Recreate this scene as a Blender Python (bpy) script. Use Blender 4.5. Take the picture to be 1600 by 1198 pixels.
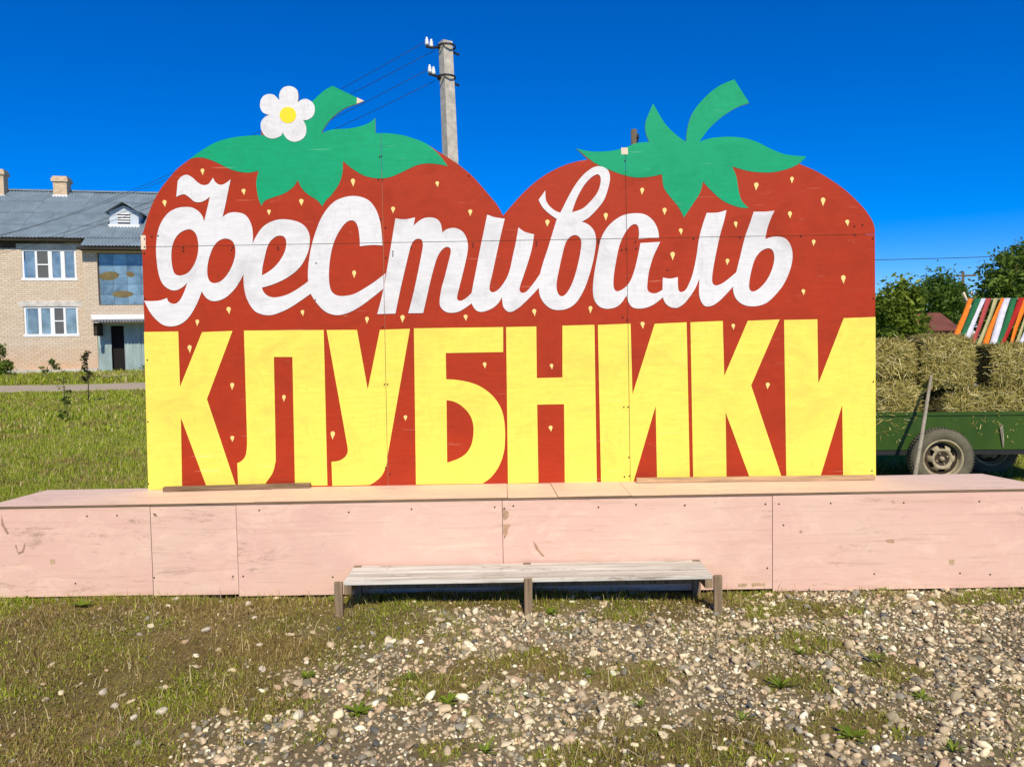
import bpy, bmesh, math, random
import numpy as np
from mathutils import Vector, Matrix, geometry
PI = math.pi
R = math.radians
rnd = random.Random(7)
rng = np.random.default_rng(7)
for o in list(bpy.data.objects):
    bpy.data.objects.remove(o)
S = bpy.context.scene
C = S.collection

# ------------------------------------------------------------------ camera
FPX, HOR, ROLL, CAMZ = 1202.0, 540.0, R(1.0), 1.386
PITCH = math.atan((599 - HOR) / FPX)
FW = Vector((0, math.cos(PITCH), -math.sin(PITCH)))
U0 = Vector((0, math.sin(PITCH), math.cos(PITCH)))
R0 = Vector((1, 0, 0))
RT = math.cos(ROLL) * R0 - math.sin(ROLL) * U0
UP = math.sin(ROLL) * R0 + math.cos(ROLL) * U0
CAM = Vector((0, 0, CAMZ))
cd = bpy.data.cameras.new('camera')
cam = bpy.data.objects.new('camera', cd)
C.objects.link(cam)
m3 = Matrix((RT, UP, -FW)).transposed()
cam.matrix_world = Matrix.Translation(CAM) @ m3.to_4x4()
cd.sensor_width = 36
cd.sensor_fit = 'HORIZONTAL'
cd.lens = 36 * FPX / 1600
cd.clip_start = 0.05
cd.clip_end = 3000
S.camera = cam

# ------------------------------------------------------------------ sky and sun
SUN_EL, SUN_AZ = R(43), R(9)          # azimuth: to the right of straight behind the camera
w = bpy.data.worlds.new('World')
S.world = w
w.use_nodes = True
wn = w.node_tree
bg = wn.nodes['Background']
sky = wn.nodes.new('ShaderNodeTexSky')
sky.sky_type = 'NISHITA'
sky.sun_disc = False
sky.sun_elevation = SUN_EL
sky.sun_rotation = PI - SUN_AZ
sky.air_density = 1.0
sky.dust_density = 0.0
sky.ozone_density = 10.0
sky.altitude = 1500
hs = wn.nodes.new('ShaderNodeHueSaturation')
hs.inputs['Saturation'].default_value = 1.32
hs.inputs['Hue'].default_value = 0.512
hs.inputs['Value'].default_value = 1.0
wn.links.new(sky.outputs[0], hs.inputs['Color'])
wn.links.new(hs.outputs[0], bg.inputs[0])
bg.inputs[1].default_value = 0.115
sd = bpy.data.lights.new('sun', 'SUN')
sd.energy = 3.9
sd.angle = R(0.5)
sd.color = (1.0, 0.90, 0.72)
sun = bpy.data.objects.new('sun', sd)
C.objects.link(sun)
sundir = Vector((math.sin(SUN_AZ) * math.cos(SUN_EL), -math.cos(SUN_AZ) * math.cos(SUN_EL), math.sin(SUN_EL)))
sun.rotation_euler = sundir.to_track_quat('Z', 'Y').to_euler()
S.view_settings.view_transform = 'Standard'
S.view_settings.look = 'None'
S.view_settings.gamma = 1
S.view_settings.exposure = 0.3
S.view_settings.use_curve_mapping = False

# ------------------------------------------------------------------ helpers
def ray(x, y):
    return FW + RT * ((x - 800) / FPX) + UP * ((599 - y) / FPX)
def at_y(x, y, Y):                      # pixel on the vertical plane at distance Y
    d = ray(x, y)
    return CAM + d * (Y / d.y)
def at_z(x, y, Z):                      # pixel on a level plane
    d = ray(x, y)
    return CAM + d * ((Z - CAMZ) / d.z)
def at_plane(x, y, P, n):
    d = ray(x, y)
    return CAM + d * ((P - CAM).dot(n) / d.dot(n))
def project(p):
    v = Vector(p) - CAM
    z = v.dot(FW)
    return 800 + FPX * v.dot(RT) / z, 599 - FPX * v.dot(UP) / z

def tag(o, label=None, cat=None, group=None, kind=None):
    if label: o['label'] = label
    if cat: o['category'] = cat
    if group: o['group'] = group
    if kind: o['kind'] = kind
    return o
def thing(name, label, cat, loc=(0, 0, 0), rz=0, group=None, rx=0):
    o = bpy.data.objects.new(name, None)
    C.objects.link(o)
    o.empty_display_size = 0.1
    o.location = loc
    o.rotation_euler = (rx, 0, rz)
    return tag(o, label, cat, group)
def obj(name, me, mat=None, parent=None, loc=None, rot=None):
    o = bpy.data.objects.new(name, me)
    C.objects.link(o)
    if mat is not None and len(me.materials) == 0:
        me.materials.append(mat)
    if parent: o.parent = parent
    if loc is not None: o.location = loc
    if rot is not None: o.rotation_euler = rot
    return o
def copy_tree(o, parent=None):
    c = o.copy()
    C.objects.link(c)
    c.parent = parent
    for ch in list(o.children):
        copy_tree(ch, c)
    return c

class MB:
    """collects faces of ONE mesh"""
    def __init__(s): s.v = []; s.f = []
    def add(s, vs, fs):
        n = len(s.v)
        s.v += [tuple(v) for v in vs]
        s.f += [tuple(i + n for i in f) for f in fs]
        return s
    def box(s, x0, x1, y0, y1, z0, z1, M=None, b=0.0):
        if b > 0:
            bm = bmesh.new()
            bmesh.ops.create_cube(bm, size=1)
            for v in bm.verts:
                v.co = Vector((x0 + (v.co.x + .5) * (x1 - x0), y0 + (v.co.y + .5) * (y1 - y0), z0 + (v.co.z + .5) * (z1 - z0)))
            bmesh.ops.bevel(bm, geom=list(bm.edges), offset=b, segments=1, affect='EDGES')
            bm.verts.index_update()
            vs = [v.co.copy() for v in bm.verts]
            fs = [[v.index for v in f.verts] for f in bm.faces]
            bm.free()
        else:
            vs = [Vector((x, y, z)) for z in (z0, z1) for y in (y0, y1) for x in (x0, x1)]
            fs = [(0, 2, 3, 1), (4, 5, 7, 6), (0, 1, 5, 4), (2, 6, 7, 3), (0, 4, 6, 2), (1, 3, 7, 5)]
        if M is not None: vs = [M @ v for v in vs]
        return s.add(vs, fs)
    def tube(s, pts, rad, n=8, cap=True):
        pts = [Vector(p) for p in pts]
        rads = rad if hasattr(rad, '__len__') else [rad] * len(pts)
        vs = []; fs = []
        ref = Vector((0.13, 0.31, 0.94)).normalized()
        for i, p in enumerate(pts):
            t = (pts[min(i + 1, len(pts) - 1)] - pts[max(i - 1, 0)]).normalized()
            rf = ref if abs(t.dot(ref)) < .95 else Vector((1, 0, 0))
            a = t.cross(rf).normalized(); b = t.cross(a).normalized()
            for k in range(n):
                q = 2 * PI * k / n
                vs.append(p + (a * math.cos(q) + b * math.sin(q)) * rads[i])
        for i in range(len(pts) - 1):
            for k in range(n):
                k2 = (k + 1) % n
                fs.append((i * n + k, i * n + k2, (i + 1) * n + k2, (i + 1) * n + k))
        if cap:
            fs.append(tuple(range(n))[::-1])
            fs.append(tuple((len(pts) - 1) * n + k for k in range(n)))
        return s.add(vs, fs)
    def bar(s, a, b, wx, wy, up=(0, 0, 1)):
        a = Vector(a); b = Vector(b)
        t = (b - a).normalized(); u = Vector(up)
        x = t.cross(u).normalized(); y = x.cross(t).normalized()
        vs = [p + x * (sx * wx / 2) + y * (sy * wy / 2) for p in (a, b) for sy in (-1, 1) for sx in (-1, 1)]
        return s.add(vs, [(0, 2, 3, 1), (4, 5, 7, 6), (0, 1, 5, 4), (2, 6, 7, 3), (0, 4, 6, 2), (1, 3, 7, 5)])
    def lathe(s, prof, n=32, axis='Y', M=None):
        vs = []; fs = []
        for (r, h) in prof:
            for k in range(n):
                q = 2 * PI * k / n
                if axis == 'Y': v = Vector((r * math.cos(q), h, r * math.sin(q)))
                else: v = Vector((r * math.cos(q), r * math.sin(q), h))
                vs.append(M @ v if M is not None else v)
        for i in range(len(prof) - 1):
            for k in range(n):
                k2 = (k + 1) % n
                fs.append((i * n + k, i * n + k2, (i + 1) * n + k2, (i + 1) * n + k))
        return s.add(vs, fs)
    def mesh(s, name='m', smooth=False):
        me = bpy.data.meshes.new(name)
        me.from_pydata(s.v, [], s.f)
        bm = bmesh.new(); bm.from_mesh(me)
        bmesh.ops.recalc_face_normals(bm, faces=list(bm.faces))
        bm.to_mesh(me); bm.free()
        if smooth: me.polygons.foreach_set('use_smooth', [True] * len(me.polygons))
        me.update()
        return me
    def build(s, name, mat, parent=None, loc=None, rot=None, smooth=False):
        return obj(name, s.mesh(name, smooth), mat, parent, loc, rot)

def np_mesh(name, verts, faces, cols=None, smooth=False, mat=None):
    """verts (N,3), faces (M,k) of equal size"""
    me = bpy.data.meshes.new(name)
    verts = np.asarray(verts, np.float32); faces = np.asarray(faces, np.int32)
    k = faces.shape[1]
    me.vertices.add(len(verts)); me.vertices.foreach_set('co', verts.ravel())
    me.loops.add(faces.size); me.loops.foreach_set('vertex_index', faces.ravel())
    me.polygons.add(len(faces))
    me.polygons.foreach_set('loop_start', np.arange(0, faces.size, k, dtype=np.int32))
    me.polygons.foreach_set('loop_total', np.full(len(faces), k, np.int32))
    if smooth: me.polygons.foreach_set('use_smooth', np.ones(len(faces), bool))
    me.update(calc_edges=True)
    if cols is not None:
        ca = me.color_attributes.new('Col', 'FLOAT_COLOR', 'POINT')
        c4 = np.ones((len(verts), 4), np.float32); c4[:, :3] = cols
        ca.data.foreach_set('color', c4.ravel())
    if mat: me.materials.append(mat)
    return me

# ------------------------------------------------------------------ materials
def lin(r, g, b):
    f = lambda c: (c / 255 / 12.92) if c / 255 <= .04045 else ((c / 255 + .055) / 1.055) ** 2.4
    return (f(r), f(g), f(b))
class NT:
    def __init__(s, name, rough=.6, spec=.4):
        s.m = bpy.data.materials.new(name); s.m.use_nodes = True
        s.t = s.m.node_tree; s.b = s.t.nodes['Principled BSDF']
        s.b.inputs['Roughness'].default_value = rough
        s.b.inputs['Specular IOR Level'].default_value = spec
        s.tc = None; s.rand = None
    def n(s, typ, **kw):
        q = s.t.nodes.new(typ)
        for k, v in kw.items(): setattr(q, k, v)
        return q
    def l(s, a, b): s.t.links.new(a, b)
    def coord(s, scale=(1, 1, 1), kind='Object'):
        if s.tc is None: s.tc = s.n('ShaderNodeTexCoord')
        mp = s.n('ShaderNodeMapping'); mp.inputs['Scale'].default_value = scale
        s.l(s.tc.outputs[kind], mp.inputs[0]); return mp.outputs[0]
    def noise(s, scale, stretch=(1, 1, 1), detail=4, rough=.55, per_object=False, dist=0):
        q = s.n('ShaderNodeTexNoise', noise_dimensions='4D' if per_object else '3D')
        q.inputs['Scale'].default_value = scale; q.inputs['Detail'].default_value = detail
        q.inputs['Roughness'].default_value = rough; q.inputs['Distortion'].default_value = dist
        s.l(s.coord(stretch), q.inputs['Vector'])
        if per_object:
            if s.rand is None: s.rand = s.n('ShaderNodeObjectInfo')
            mu = s.n('ShaderNodeMath', operation='MULTIPLY'); mu.inputs[1].default_value = 37
            s.l(s.rand.outputs['Random'], mu.inputs[0]); s.l(mu.outputs[0], q.inputs['W'])
        return q.outputs[0]
    def ramp(s, fac, stops):
        q = s.n('ShaderNodeValToRGB'); e = q.color_ramp.elements
        while len(e) < len(stops): e.new(.5)
        for i, (p, c) in enumerate(stops):
            e[i].position = p
            e[i].color = (c, c, c, 1) if not hasattr(c, '__len__') else (*c, 1)
        s.l(fac, q.inputs[0]); return q.outputs[0]
    def mix(s, fac, a, b, mode='MIX'):
        q = s.n('ShaderNodeMix', data_type='RGBA', blend_type=mode)
        for inp, v in ((q.inputs['Factor'], fac), (q.inputs['A'], a), (q.inputs['B'], b)):
            if isinstance(v, (int, float)): inp.default_value = v
            elif hasattr(v, '__len__'): inp.default_value = (*v, 1)
            else: s.l(v, inp)
        return q.outputs['Result']
    def base(s, c):
        if hasattr(c, '__len__'): s.b.inputs['Base Color'].default_value = (*c, 1)
        else: s.l(c, s.b.inputs['Base Color'])
    def bump(s, h, strength=.3, dist=.01):
        q = s.n('ShaderNodeBump'); q.inputs['Strength'].default_value = strength; q.inputs['Distance'].default_value = dist
        s.l(h, q.inputs['Height']); s.l(q.outputs[0], s.b.inputs['Normal'])
    def col(s):
        q = s.n('ShaderNodeAttribute'); q.attribute_name = 'Col'; return q.outputs['Color']

def sc(c, k): return tuple(min(1, x * k) for x in c)
def simple(name, c, var=.25, scale=8, rough=.6, bump=.1, stretch=(1, 1, 1), spec=.4, metallic=0, per_object=True):
    t = NT(name, rough, spec)
    nz = t.noise(scale, stretch, 5, .6, per_object)
    t.base(t.ramp(nz, [(.3, sc(c, 1 - var)), (.7, sc(c, 1 + var))]))
    if bump: t.bump(nz, bump, .01)
    t.b.inputs['Metallic'].default_value = metallic
    return t.m
def paint(name, c, wear, dirt, wear_at=.70, rough=.5):
    """brushed paint on plywood: uneven coverage, smudges, scuffs"""
    t = NT(name, rough, .15)
    br = t.noise(5, (1.5, 1, 9), 7, .7, dist=.4)
    b0 = t.ramp(br, [(.3, sc(c, .86)), (.7, sc(c, 1.06))])
    cov = t.noise(1.3, (1, 1, 1), 4, .6)
    b0 = t.mix(t.ramp(cov, [(.35, 0.0), (.65, .45)]), b0, sc(c, .88))
    d = t.noise(2.6, (1, 1, 1.4), 8, .75, dist=.8)
    b1 = t.mix(t.ramp(d, [(.48, 0.0), (.68, .70)]), b0, dirt)
    g = t.noise(24, (1, 1, .35), 6, .75)
    b2 = t.mix(t.ramp(g, [(.54, 0.0), (.70, .5)]), b1, dirt)
    for (ang_, sd_) in ((.5, 0), (-.35, 3.7)):               # thin scratches
        mp = t.n('ShaderNodeMapping'); mp.inputs['Rotation'].default_value = (0, ang_, 0); mp.inputs['Scale'].default_value = (1.1, 1, 26); mp.inputs['Location'].default_value = (sd_, 0, sd_)
        t.l(t.tc.outputs['Object'], mp.inputs[0])
        q = t.n('ShaderNodeTexNoise'); q.inputs['Scale'].default_value = 2.2; q.inputs['Detail'].default_value = 3; t.l(mp.outputs[0], q.inputs['Vector'])
        b2 = t.mix(t.ramp(q.outputs[0], [(.70, 0.0), (.74, .55)]), b2, wear)
    s1 = t.noise(5, (1, 1, 5), 9, .82, dist=.9)
    b3 = t.mix(t.ramp(s1, [(wear_at - .07, 0.0), (wear_at - .01, .75)]), b2, wear)
    t.base(b3)
    rg = t.ramp(d, [(.3, rough - .12), (.7, rough + .2)]); t.l(rg, t.b.inputs['Roughness'])
    t.bump(br, .10, .004)
    return t.m
M = {}
M['red'] = paint('red_paint', (.425, .040, .011), (.58, .20, .12), (.30, .030, .010), .69)
M['green'] = paint('green_paint', (.006, .37, .16), (.2, .5, .33), (.006, .28, .12), .74)
M['white'] = paint('white_paint', (.77, .77, .75), (.58, .57, .55), (.50, .50, .49), .69)
M['yellow'] = paint('yellow_paint', (.93, .78, .12), (.84, .72, .30), (.70, .57, .10), .73)
M['centre'] = simple('flower_yellow', (.9, .68, .01), .05, 20, .5, 0)
M['seed'] = simple('seed_paint', (.90, .66, .22), .06, 30, .5, 0)
M['beak'] = simple('bare_ply', (.75, .60, .45), .12, 30, .7, .05)
M['plyedge'] = simple('ply_edge', (.55, .36, .24), .25, 40, .8, .1, (.3, .3, 6))
M['screw'] = simple('dark_screw', (.02, .016, .013), .2, 60, .6, 0)
M['timber'] = simple('old_timber', (.20, .13, .07), .45, 9, .85, .4, (.6, 8, 8))
M['timber2'] = simple('batten_timber', (.46, .30, .16), .4, 9, .85, .3, (.6, 8, 8))
M['post'] = simple('frame_timber', (.42, .30, .18), .3, 9, .85, .3, (6, 6, .6))
def pink_mat(name, c, c2, grime):
    t = NT(name, .6, .3)
    p = t.noise(1.3, (1, 1, 1.6), 6, .65, True)
    b = t.ramp(p, [(.32, c), (.66, c2)])
    q = t.noise(3.2, (.8, 2, 1.6), 8, .75, True, 1.5)       # pale worn patches
    b = t.mix(t.ramp(q, [(.50, 0.0), (.64, .65)]), b, sc(c2, 1.13))
    g = t.noise(2.6, (.5, 7, 11), 9, .74, True, 1.6)        # long plywood grain showing through
    b = t.mix(t.ramp(g, [(.52, 0.0), (.62, .30), (.74, .85)]), b, grime)
    big = t.noise(1.1, (1, 2, 1.5), 5, .6, True)
    s = t.noise(5.5, (.6, 2, 2.4), 12, .88, True, .7)      # scuffs, gathered in places
    m = t.n('ShaderNodeMath', operation='MULTIPLY'); t.l(t.ramp(s, [(.545, 0.0), (.615, 1.0)]), m.inputs[0]); t.l(t.ramp(big, [(.46, .0), (.60, .75)]), m.inputs[1])
    b = t.mix(m.outputs[0], b, (.25, .155, .095))
    s2 = t.noise(17, (.45, 1, 1), 6, .8, True, .6)
    b = t.mix(t.ramp(s2, [(.65, 0.0), (.69, .8)]), b, (.11, .065, .04))
    t.base(b)
    t.bump(g, .15, .006)
    return t.m
M['pink'] = pink_mat('pink_ply', (.735, .455, .36), (.77, .54, .405), (.50, .31, .20))
M['deck'] = pink_mat('pink_deck', (.78, .52, .41), (.82, .60, .44), (.50, .33, .20))
t = NT('bench_paint', .75, .25)
g = t.noise(4, (.35, 6, 6), 8, .7, True, .6)
b = t.ramp(g, [(.30, (.16, .12, .08)), (.42, (.46, .42, .34)), (.58, (.70, .67, .58))])
s = t.noise(9, (.5, 1.4, 1.4), 8, .8, True, .5)
t.base(t.mix(t.ramp(s, [(.55, 0.0), (.64, .9)]), b, (.24, .16, .10)))
t.bump(g, .35, .006); M['bench'] = t.m
M['benchleg'] = simple('bench_leg', (.24, .17, .10), .5, 7, .85, .4, (7, 7, .6))
M['concrete'] = simple('concrete', (.50, .46, .39), .3, 9, .9, .3)
M['black'] = simple('black_iron', (.015, .015, .016), .2, 20, .6, 0)
M['porcelain'] = simple('porcelain', (.82, .82, .80), .03, 10, .2, 0, spec=.6)
M['wire'] = simple('wire', (.02, .024, .03), .1, 5, .6, 0)
M['polewood'] = simple('pole_wood', (.13, .10, .065), .4, 6, .9, .4, (6, 6, .5))
# bricks of the far house
t = NT('pale_brick', .9, .2)
co = t.n('ShaderNodeTexCoord'); sx = t.n('ShaderNodeSeparateXYZ'); cx = t.n('ShaderNodeCombineXYZ')
t.l(co.outputs['Object'], sx.inputs[0])
ad = t.n('ShaderNodeMath', operation='ADD'); t.l(sx.outputs[0], ad.inputs[0]); t.l(sx.outputs[1], ad.inputs[1])
t.l(ad.outputs[0], cx.inputs[0]); t.l(sx.outputs[2], cx.inputs[1])
bk = t.n('ShaderNodeTexBrick'); t.l(cx.outputs[0], bk.inputs['Vector'])
bk.inputs['Scale'].default_value = 1.0; bk.inputs['Brick Width'].default_value = .27; bk.inputs['Row Height'].default_value = .102
bk.inputs['Mortar Size'].default_value = .013; bk.inputs['Mortar Smooth'].default_value = .3
bk.inputs['Color1'].default_value = (.69, .575, .45, 1); bk.inputs['Color2'].default_value = (.59, .475, .355, 1); bk.inputs['Mortar'].default_value = (.43, .35, .26, 1)
st = t.noise(.5, (1, 1, 1), 6, .65)
b = t.mix(t.ramp(st, [(.5, 0.0), (.75, .35)]), bk.outputs['Color'], (.5, .38, .25))
zr = t.n('ShaderNodeMapRange'); zr.inputs[1].default_value = .35; zr.inputs[2].default_value = 1.5; zr.inputs[3].default_value = .42; zr.inputs[4].default_value = 0
t.l(sx.outputs[2], zr.inputs[0])
nn = t.n('ShaderNodeMath', operation='MULTIPLY'); t.l(zr.outputs[0], nn.inputs[0]); t.l(t.ramp(t.noise(1.1, (1, 1, 2)), [(.3, .3), (.6, 1.2)]), nn.inputs[1])
t.base(t.mix(nn.outputs[0], b, (.66, .34, .16)))                       # rusty damp stain at the foot of the wall
iv = t.n('ShaderNodeMath', operation='SUBTRACT'); iv.inputs[0].default_value = 1; t.l(bk.outputs['Fac'], iv.inputs[1])
t.bump(iv.outputs[0], .6, .012); M['brick'] = t.m
M['plinth'] = simple('plinth', (.55, .52, .47), .3, 3, .9, .3)
M['slate'] = simple('grey_slate', (.18, .235, .27), .22, 1.3, .75, .15)
M['canopyslate'] = simple('canopy_slate', (.24, .26, .29), .2, 2, .75, .1)
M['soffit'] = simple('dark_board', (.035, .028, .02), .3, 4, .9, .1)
M['upvc'] = simple('white_frame', (.78, .79, .80), .03, 3, .35, 0)
M['dormer'] = simple('dormer_board', (.50, .56, .62), .1, 3, .7, .1)
def glass(name, c, rough=.06):
    t = NT(name, rough, .9)
    t.base(t.ramp(t.noise(1.1, (1, 1, 1), 5, .6, True), [(.35, sc(c, .5)), (.65, sc(c, 1.5))]))
    t.b.inputs['Coat Weight'].default_value = .6; t.b.inputs['Coat Roughness'].default_value = .04
    return t.m
M['glass'] = glass('window_glass', (.15, .22, .28))  # pale blue base carries part of the sky's reflection
M['screen'] = simple('insect_screen', (.10, .11, .11), .1, 3, .8, 0)
M['glassblock'] = glass('stair_glass', (.16, .25, .32), .15)
M['oval'] = simple('brown_oval', (.16, .125, .05), .3, 4, .8, 0)
M['tin'] = simple('pale_blue_tin', (.30, .39, .38), .25, 2.2, .6, .1, (1, 1, .4))
M['dark'] = simple('dark_opening', (.008, .007, .006), .2, 3, .9, 0)
M['whitetrim'] = simple('white_trim', (.8, .8, .8), .05, 3, .6, 0)
M['chimney'] = simple('chimney_brick', (.58, .44, .29), .3, 6, .9, .3, (1, 1, 3))
# trailer
t = NT('green_trailer', .45, .4)
nz = t.noise(3, (1, 1, .5), 6, .7)
b = t.ramp(nz, [(.3, (.022, .062, .003)), (.7, (.042, .090, .004))])
b = t.mix(t.ramp(t.noise(9, (1, 1, .4), 8, .8), [(.60, 0.0), (.72, .55)]), b, (.14, .11, .035))
t.base(b); t.bump(nz, .1, .01); M['trailer'] = t.m
M['tyre'] = simple('tyre', (.125, .112, .075), .35, 9, .9, .2)
M['rim'] = simple('rim', (.36, .30, .19), .4, 9, .7, .2)
M['rimdark'] = simple('rim_dark', (.05, .032, .02), .3, 9, .8, .2)
M['pole'] = simple('grey_stick', (.30, .265, .19), .35, 8, .85, .3, (6, 6, .7))
M['shedred'] = simple('red_shed', (.17, .055, .035), .25, 2, .85, .1)
M['siding'] = simple('white_siding', (.62, .60, .57), .05, 2, .7, 0)
def attr_mat(name, rough=.8, var=.18, scale=60, trans=0.0, bump=0):
    t = NT(name, rough, .25)
    c = t.col()
    if var:
        nz = t.noise(scale, (1, 1, 1), 3)
        c = t.mix(1.0, c, t.ramp(nz, [(.3, 1 - var), (.7, 1.0)]), 'MULTIPLY')
        if bump: t.bump(nz, bump, .004)
    t.base(c)
    if trans:
        tr = t.n('ShaderNodeBsdfTranslucent'); t.l(c, tr.inputs[0])
        mx = t.n('ShaderNodeMixShader'); mx.inputs[0].default_value = trans
        out = t.t.nodes['Material Output']
        t.l(t.b.outputs[0], mx.inputs[1]); t.l(tr.outputs[0], mx.inputs[2]); t.l(mx.outputs[0], out.inputs[0])
    return t.m
M['stone'] = attr_mat('gravel_stone', .85, .25, 120, 0, .15)
M['grass'] = attr_mat('grass_blade', .7, 0, 10, .3)
M['hay'] = attr_mat('hay_straw', .8, 0, 10, .15)
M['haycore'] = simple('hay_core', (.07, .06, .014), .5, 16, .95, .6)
M['leaf'] = attr_mat('leaf', .5, 0, 10, .35)
M['bark'] = simple('bark', (.09, .07, .05), .4, 8, .9, .5, (4, 4, 1))

# ------------------------------------------------------------------ ground
def vnoise(x, y, s, seed=0):
    """cheap smooth value noise in 0..1 (numpy)"""
    x = np.asarray(x, float) / s; y = np.asarray(y, float) / s
    xi = np.floor(x); yi = np.floor(y); fx = x - xi; fy = y - yi
    fx = fx * fx * (3 - 2 * fx); fy = fy * fy * (3 - 2 * fy)
    def h(a, b):
        q = np.sin(a * 127.1 + b * 311.7 + seed * 74.7) * 43758.5453
        return q - np.floor(q)
    return (h(xi, yi) * (1 - fx) + h(xi + 1, yi) * fx) * (1 - fy) + (h(xi, yi + 1) * (1 - fx) + h(xi + 1, yi + 1) * fx) * fy
def gz(x, y):
    x = np.asarray(x, float); y = np.asarray(y, float)
    z = np.clip((y - 11) / 26, 0, 1) * .42
    near = np.clip((13 - y) / 3, 0, 1)
    z = z - (.055 + .0095 * np.clip(x, -5, 5)) * np.clip((20 - y) / 9, 0, 1)      # the yard falls a little to the right
    return z + near * ((vnoise(x, y, .55, 1) - .5) * .035 + (vnoise(x, y, .17, 2) - .5) * .014)
# the gravel patch: 1 = gravel, 0 = turf; turf patches measured on the ground
def px_ground(px, py): p = at_z(px, py, -.055); return p.x, p.y
PATCH = []
for (px, py, wpx, hpx) in [(830, 1035, 110, 22), (1000, 1055, 90, 24), (860, 945, 170, 14), (690, 1060, 80, 20), (1250, 1000, 80, 18), (1330, 1130, 120, 26),
                           (1230, 950, 120, 14), (1060, 1150, 150, 40), (930, 1185, 90, 22), (640, 1090, 70, 18), (470, 1010, 60, 18), (1390, 1040, 55, 18), (580, 965, 60, 12),
                           (1230, 1060, 60, 20), (1130, 1165, 120, 34), (700, 1180, 50, 18), (1010, 960, 110, 14), (1560, 930, 120, 10), (420, 1090, 90, 30)]:
    cx_, cy_ = px_ground(px, py); x2, _ = px_ground(px + wpx, py); _, y2 = px_ground(px, py - hpx)
    PATCH.append((cx_, cy_, abs(x2 - cx_), abs(y2 - cy_)))
def gravel(x, y):
    x = np.asarray(x, float); y = np.asarray(y, float)
    bx = -1.15 + .28 * (y - 3.3) + (vnoise(x, y, .35, 5) - .5) * .9 + (vnoise(x, y, .12, 6) - .5) * .35
    g = np.clip((x - bx) / .5, 0, 1)
    g = g * np.clip((4.36 - y + (vnoise(x, y, .3, 8) - .5) * .25 + .12 * np.clip(x - 1, 0, 1)) / .2, 0, 1)
    for (cx_, cy_, rx, ry) in PATCH:
        d = ((x - cx_) / rx) ** 2 + ((y - cy_) / ry) ** 2 + (vnoise(x, y, .09, 9) - .5) * 1.3 + (vnoise(x, y, .035, 10) - .5) * 1.1
        g = g * np.clip((d - .35) / .9, 0.16, 1)
    return g
xs = np.unique(np.concatenate([np.linspace(-900, -60, 8), np.linspace(-60, -9, 18), np.linspace(-9, -5, 21), np.linspace(-5, 5.5, 176), np.linspace(5.5, 12, 27), np.linspace(12, 60, 17), np.linspace(60, 900, 8)]))
ys = np.unique(np.concatenate([np.linspace(-60, -5, 6), np.linspace(-5, 1.2, 13), np.linspace(1.2, 5.2, 68), np.linspace(5.2, 14, 60), np.linspace(14, 40, 27), np.linspace(40, 100, 10), np.linspace(100, 1500, 10)]))
gx, gy = np.meshgrid(xs, ys)
gv = np.stack([gx.ravel(), gy.ravel(), gz(gx, gy).ravel()], 1)
ni, nj = len(ys), len(xs)
ii, jj = np.meshgrid(np.arange(ni - 1), np.arange(nj - 1), indexing='ij')
a0 = (ii * nj + jj).ravel()
gf = np.stack([a0, a0 + 1, a0 + nj + 1, a0 + nj], 1)
G = gravel(gx, gy).ravel(); G[gy.ravel() > 4.6] = 0; G[gy.ravel() < 0] = .6
front = (gy.ravel() < 5.0).astype(float)[:, None]
n1 = vnoise(gx, gy, .4, 11).ravel()[:, None]; n2 = vnoise(gx, gy, .11, 12).ravel()[:, None]
soil = np.array([.25, .175, .07]) * (1 - n1) + np.array([.18, .15, .04]) * n1
soil = soil * (.75 + .5 * n2)
under = np.array([.25, .20, .115]) * (.75 + .5 * n2)
lawn = np.array([.23, .29, .03]) * (1 - n1) + np.array([.31, .32, .06]) * n1
gc = (soil * (1 - G[:, None]) + under * G[:, None]) * front + lawn * (1 - front)
t = NT('ground_soil', .95, .15)
c = t.col()
n_ = t.noise(38, (1, 1, 1), 8, .75)
n2_ = t.noise(.45, (1, 1, 1), 6, .6)
c = t.mix(1.0, c, t.ramp(n_, [(.3, .55), (.7, 1.35)]), 'MULTIPLY')
c = t.mix(1.0, c, t.ramp(n2_, [(.3, .8), (.7, 1.15)]), 'MULTIPLY')
t.base(c); t.bump(n_, .8, .02); M['ground'] = t.m
ground = obj('ground', np_mesh('ground', gv, gf, gc, True, M['ground']))
tag(ground, 'grassy ground with soil under the gravel', 'ground', kind='structure')
def gzs(x, y): return float(gz(x, y))

# dirt road in front of the far house
def strip(name, pts_lo, pts_hi, mat, lift, label, cat, sub=8):
    vs = []; n = len(pts_lo)
    for (a, b) in zip(pts_lo, pts_hi):
        for k in range(sub + 1):
            p = Vector(a).lerp(Vector(b), k / sub)
            edge = 1 - abs(2 * k / sub - 1)
            vs.append((p.x, p.y, gzs(p.x, p.y) + lift * min(1, edge * 3) - (.01 if edge == 0 else 0)))
    fs = []
    for i in range(n - 1):
        for k in range(sub):
            a = i * (sub + 1) + k
            fs.append((a, a + 1, a + sub + 2, a + sub + 1))
    mb = MB(); mb.add(vs, fs)
    o = mb.build(name, mat, smooth=True)
    return tag(o, label, cat, kind='structure')
t = NT('dirt_road', .95, .15)
n_ = t.noise(6, (1, 1, 1), 8, .7)
t.base(t.ramp(n_, [(.3, (.36, .29, .20)), (.7, (.52, .43, .31))])); t.bump(n_, .3, .02); M['dirt'] = t.m
lo = []; hi = []
for i in range(60):
    x = -30 + i * .9
    wob = .25 * math.sin(x * .7) + .2 * math.sin(x * 1.9 + 1)
    ymid = 25.6 + (x + 17) * .09
    lo.append((x, ymid - 2.2 + wob * .6, 0)); hi.append((x, ymid + 2.2 + .3 * math.sin(x * 1.3), 0))
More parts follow.
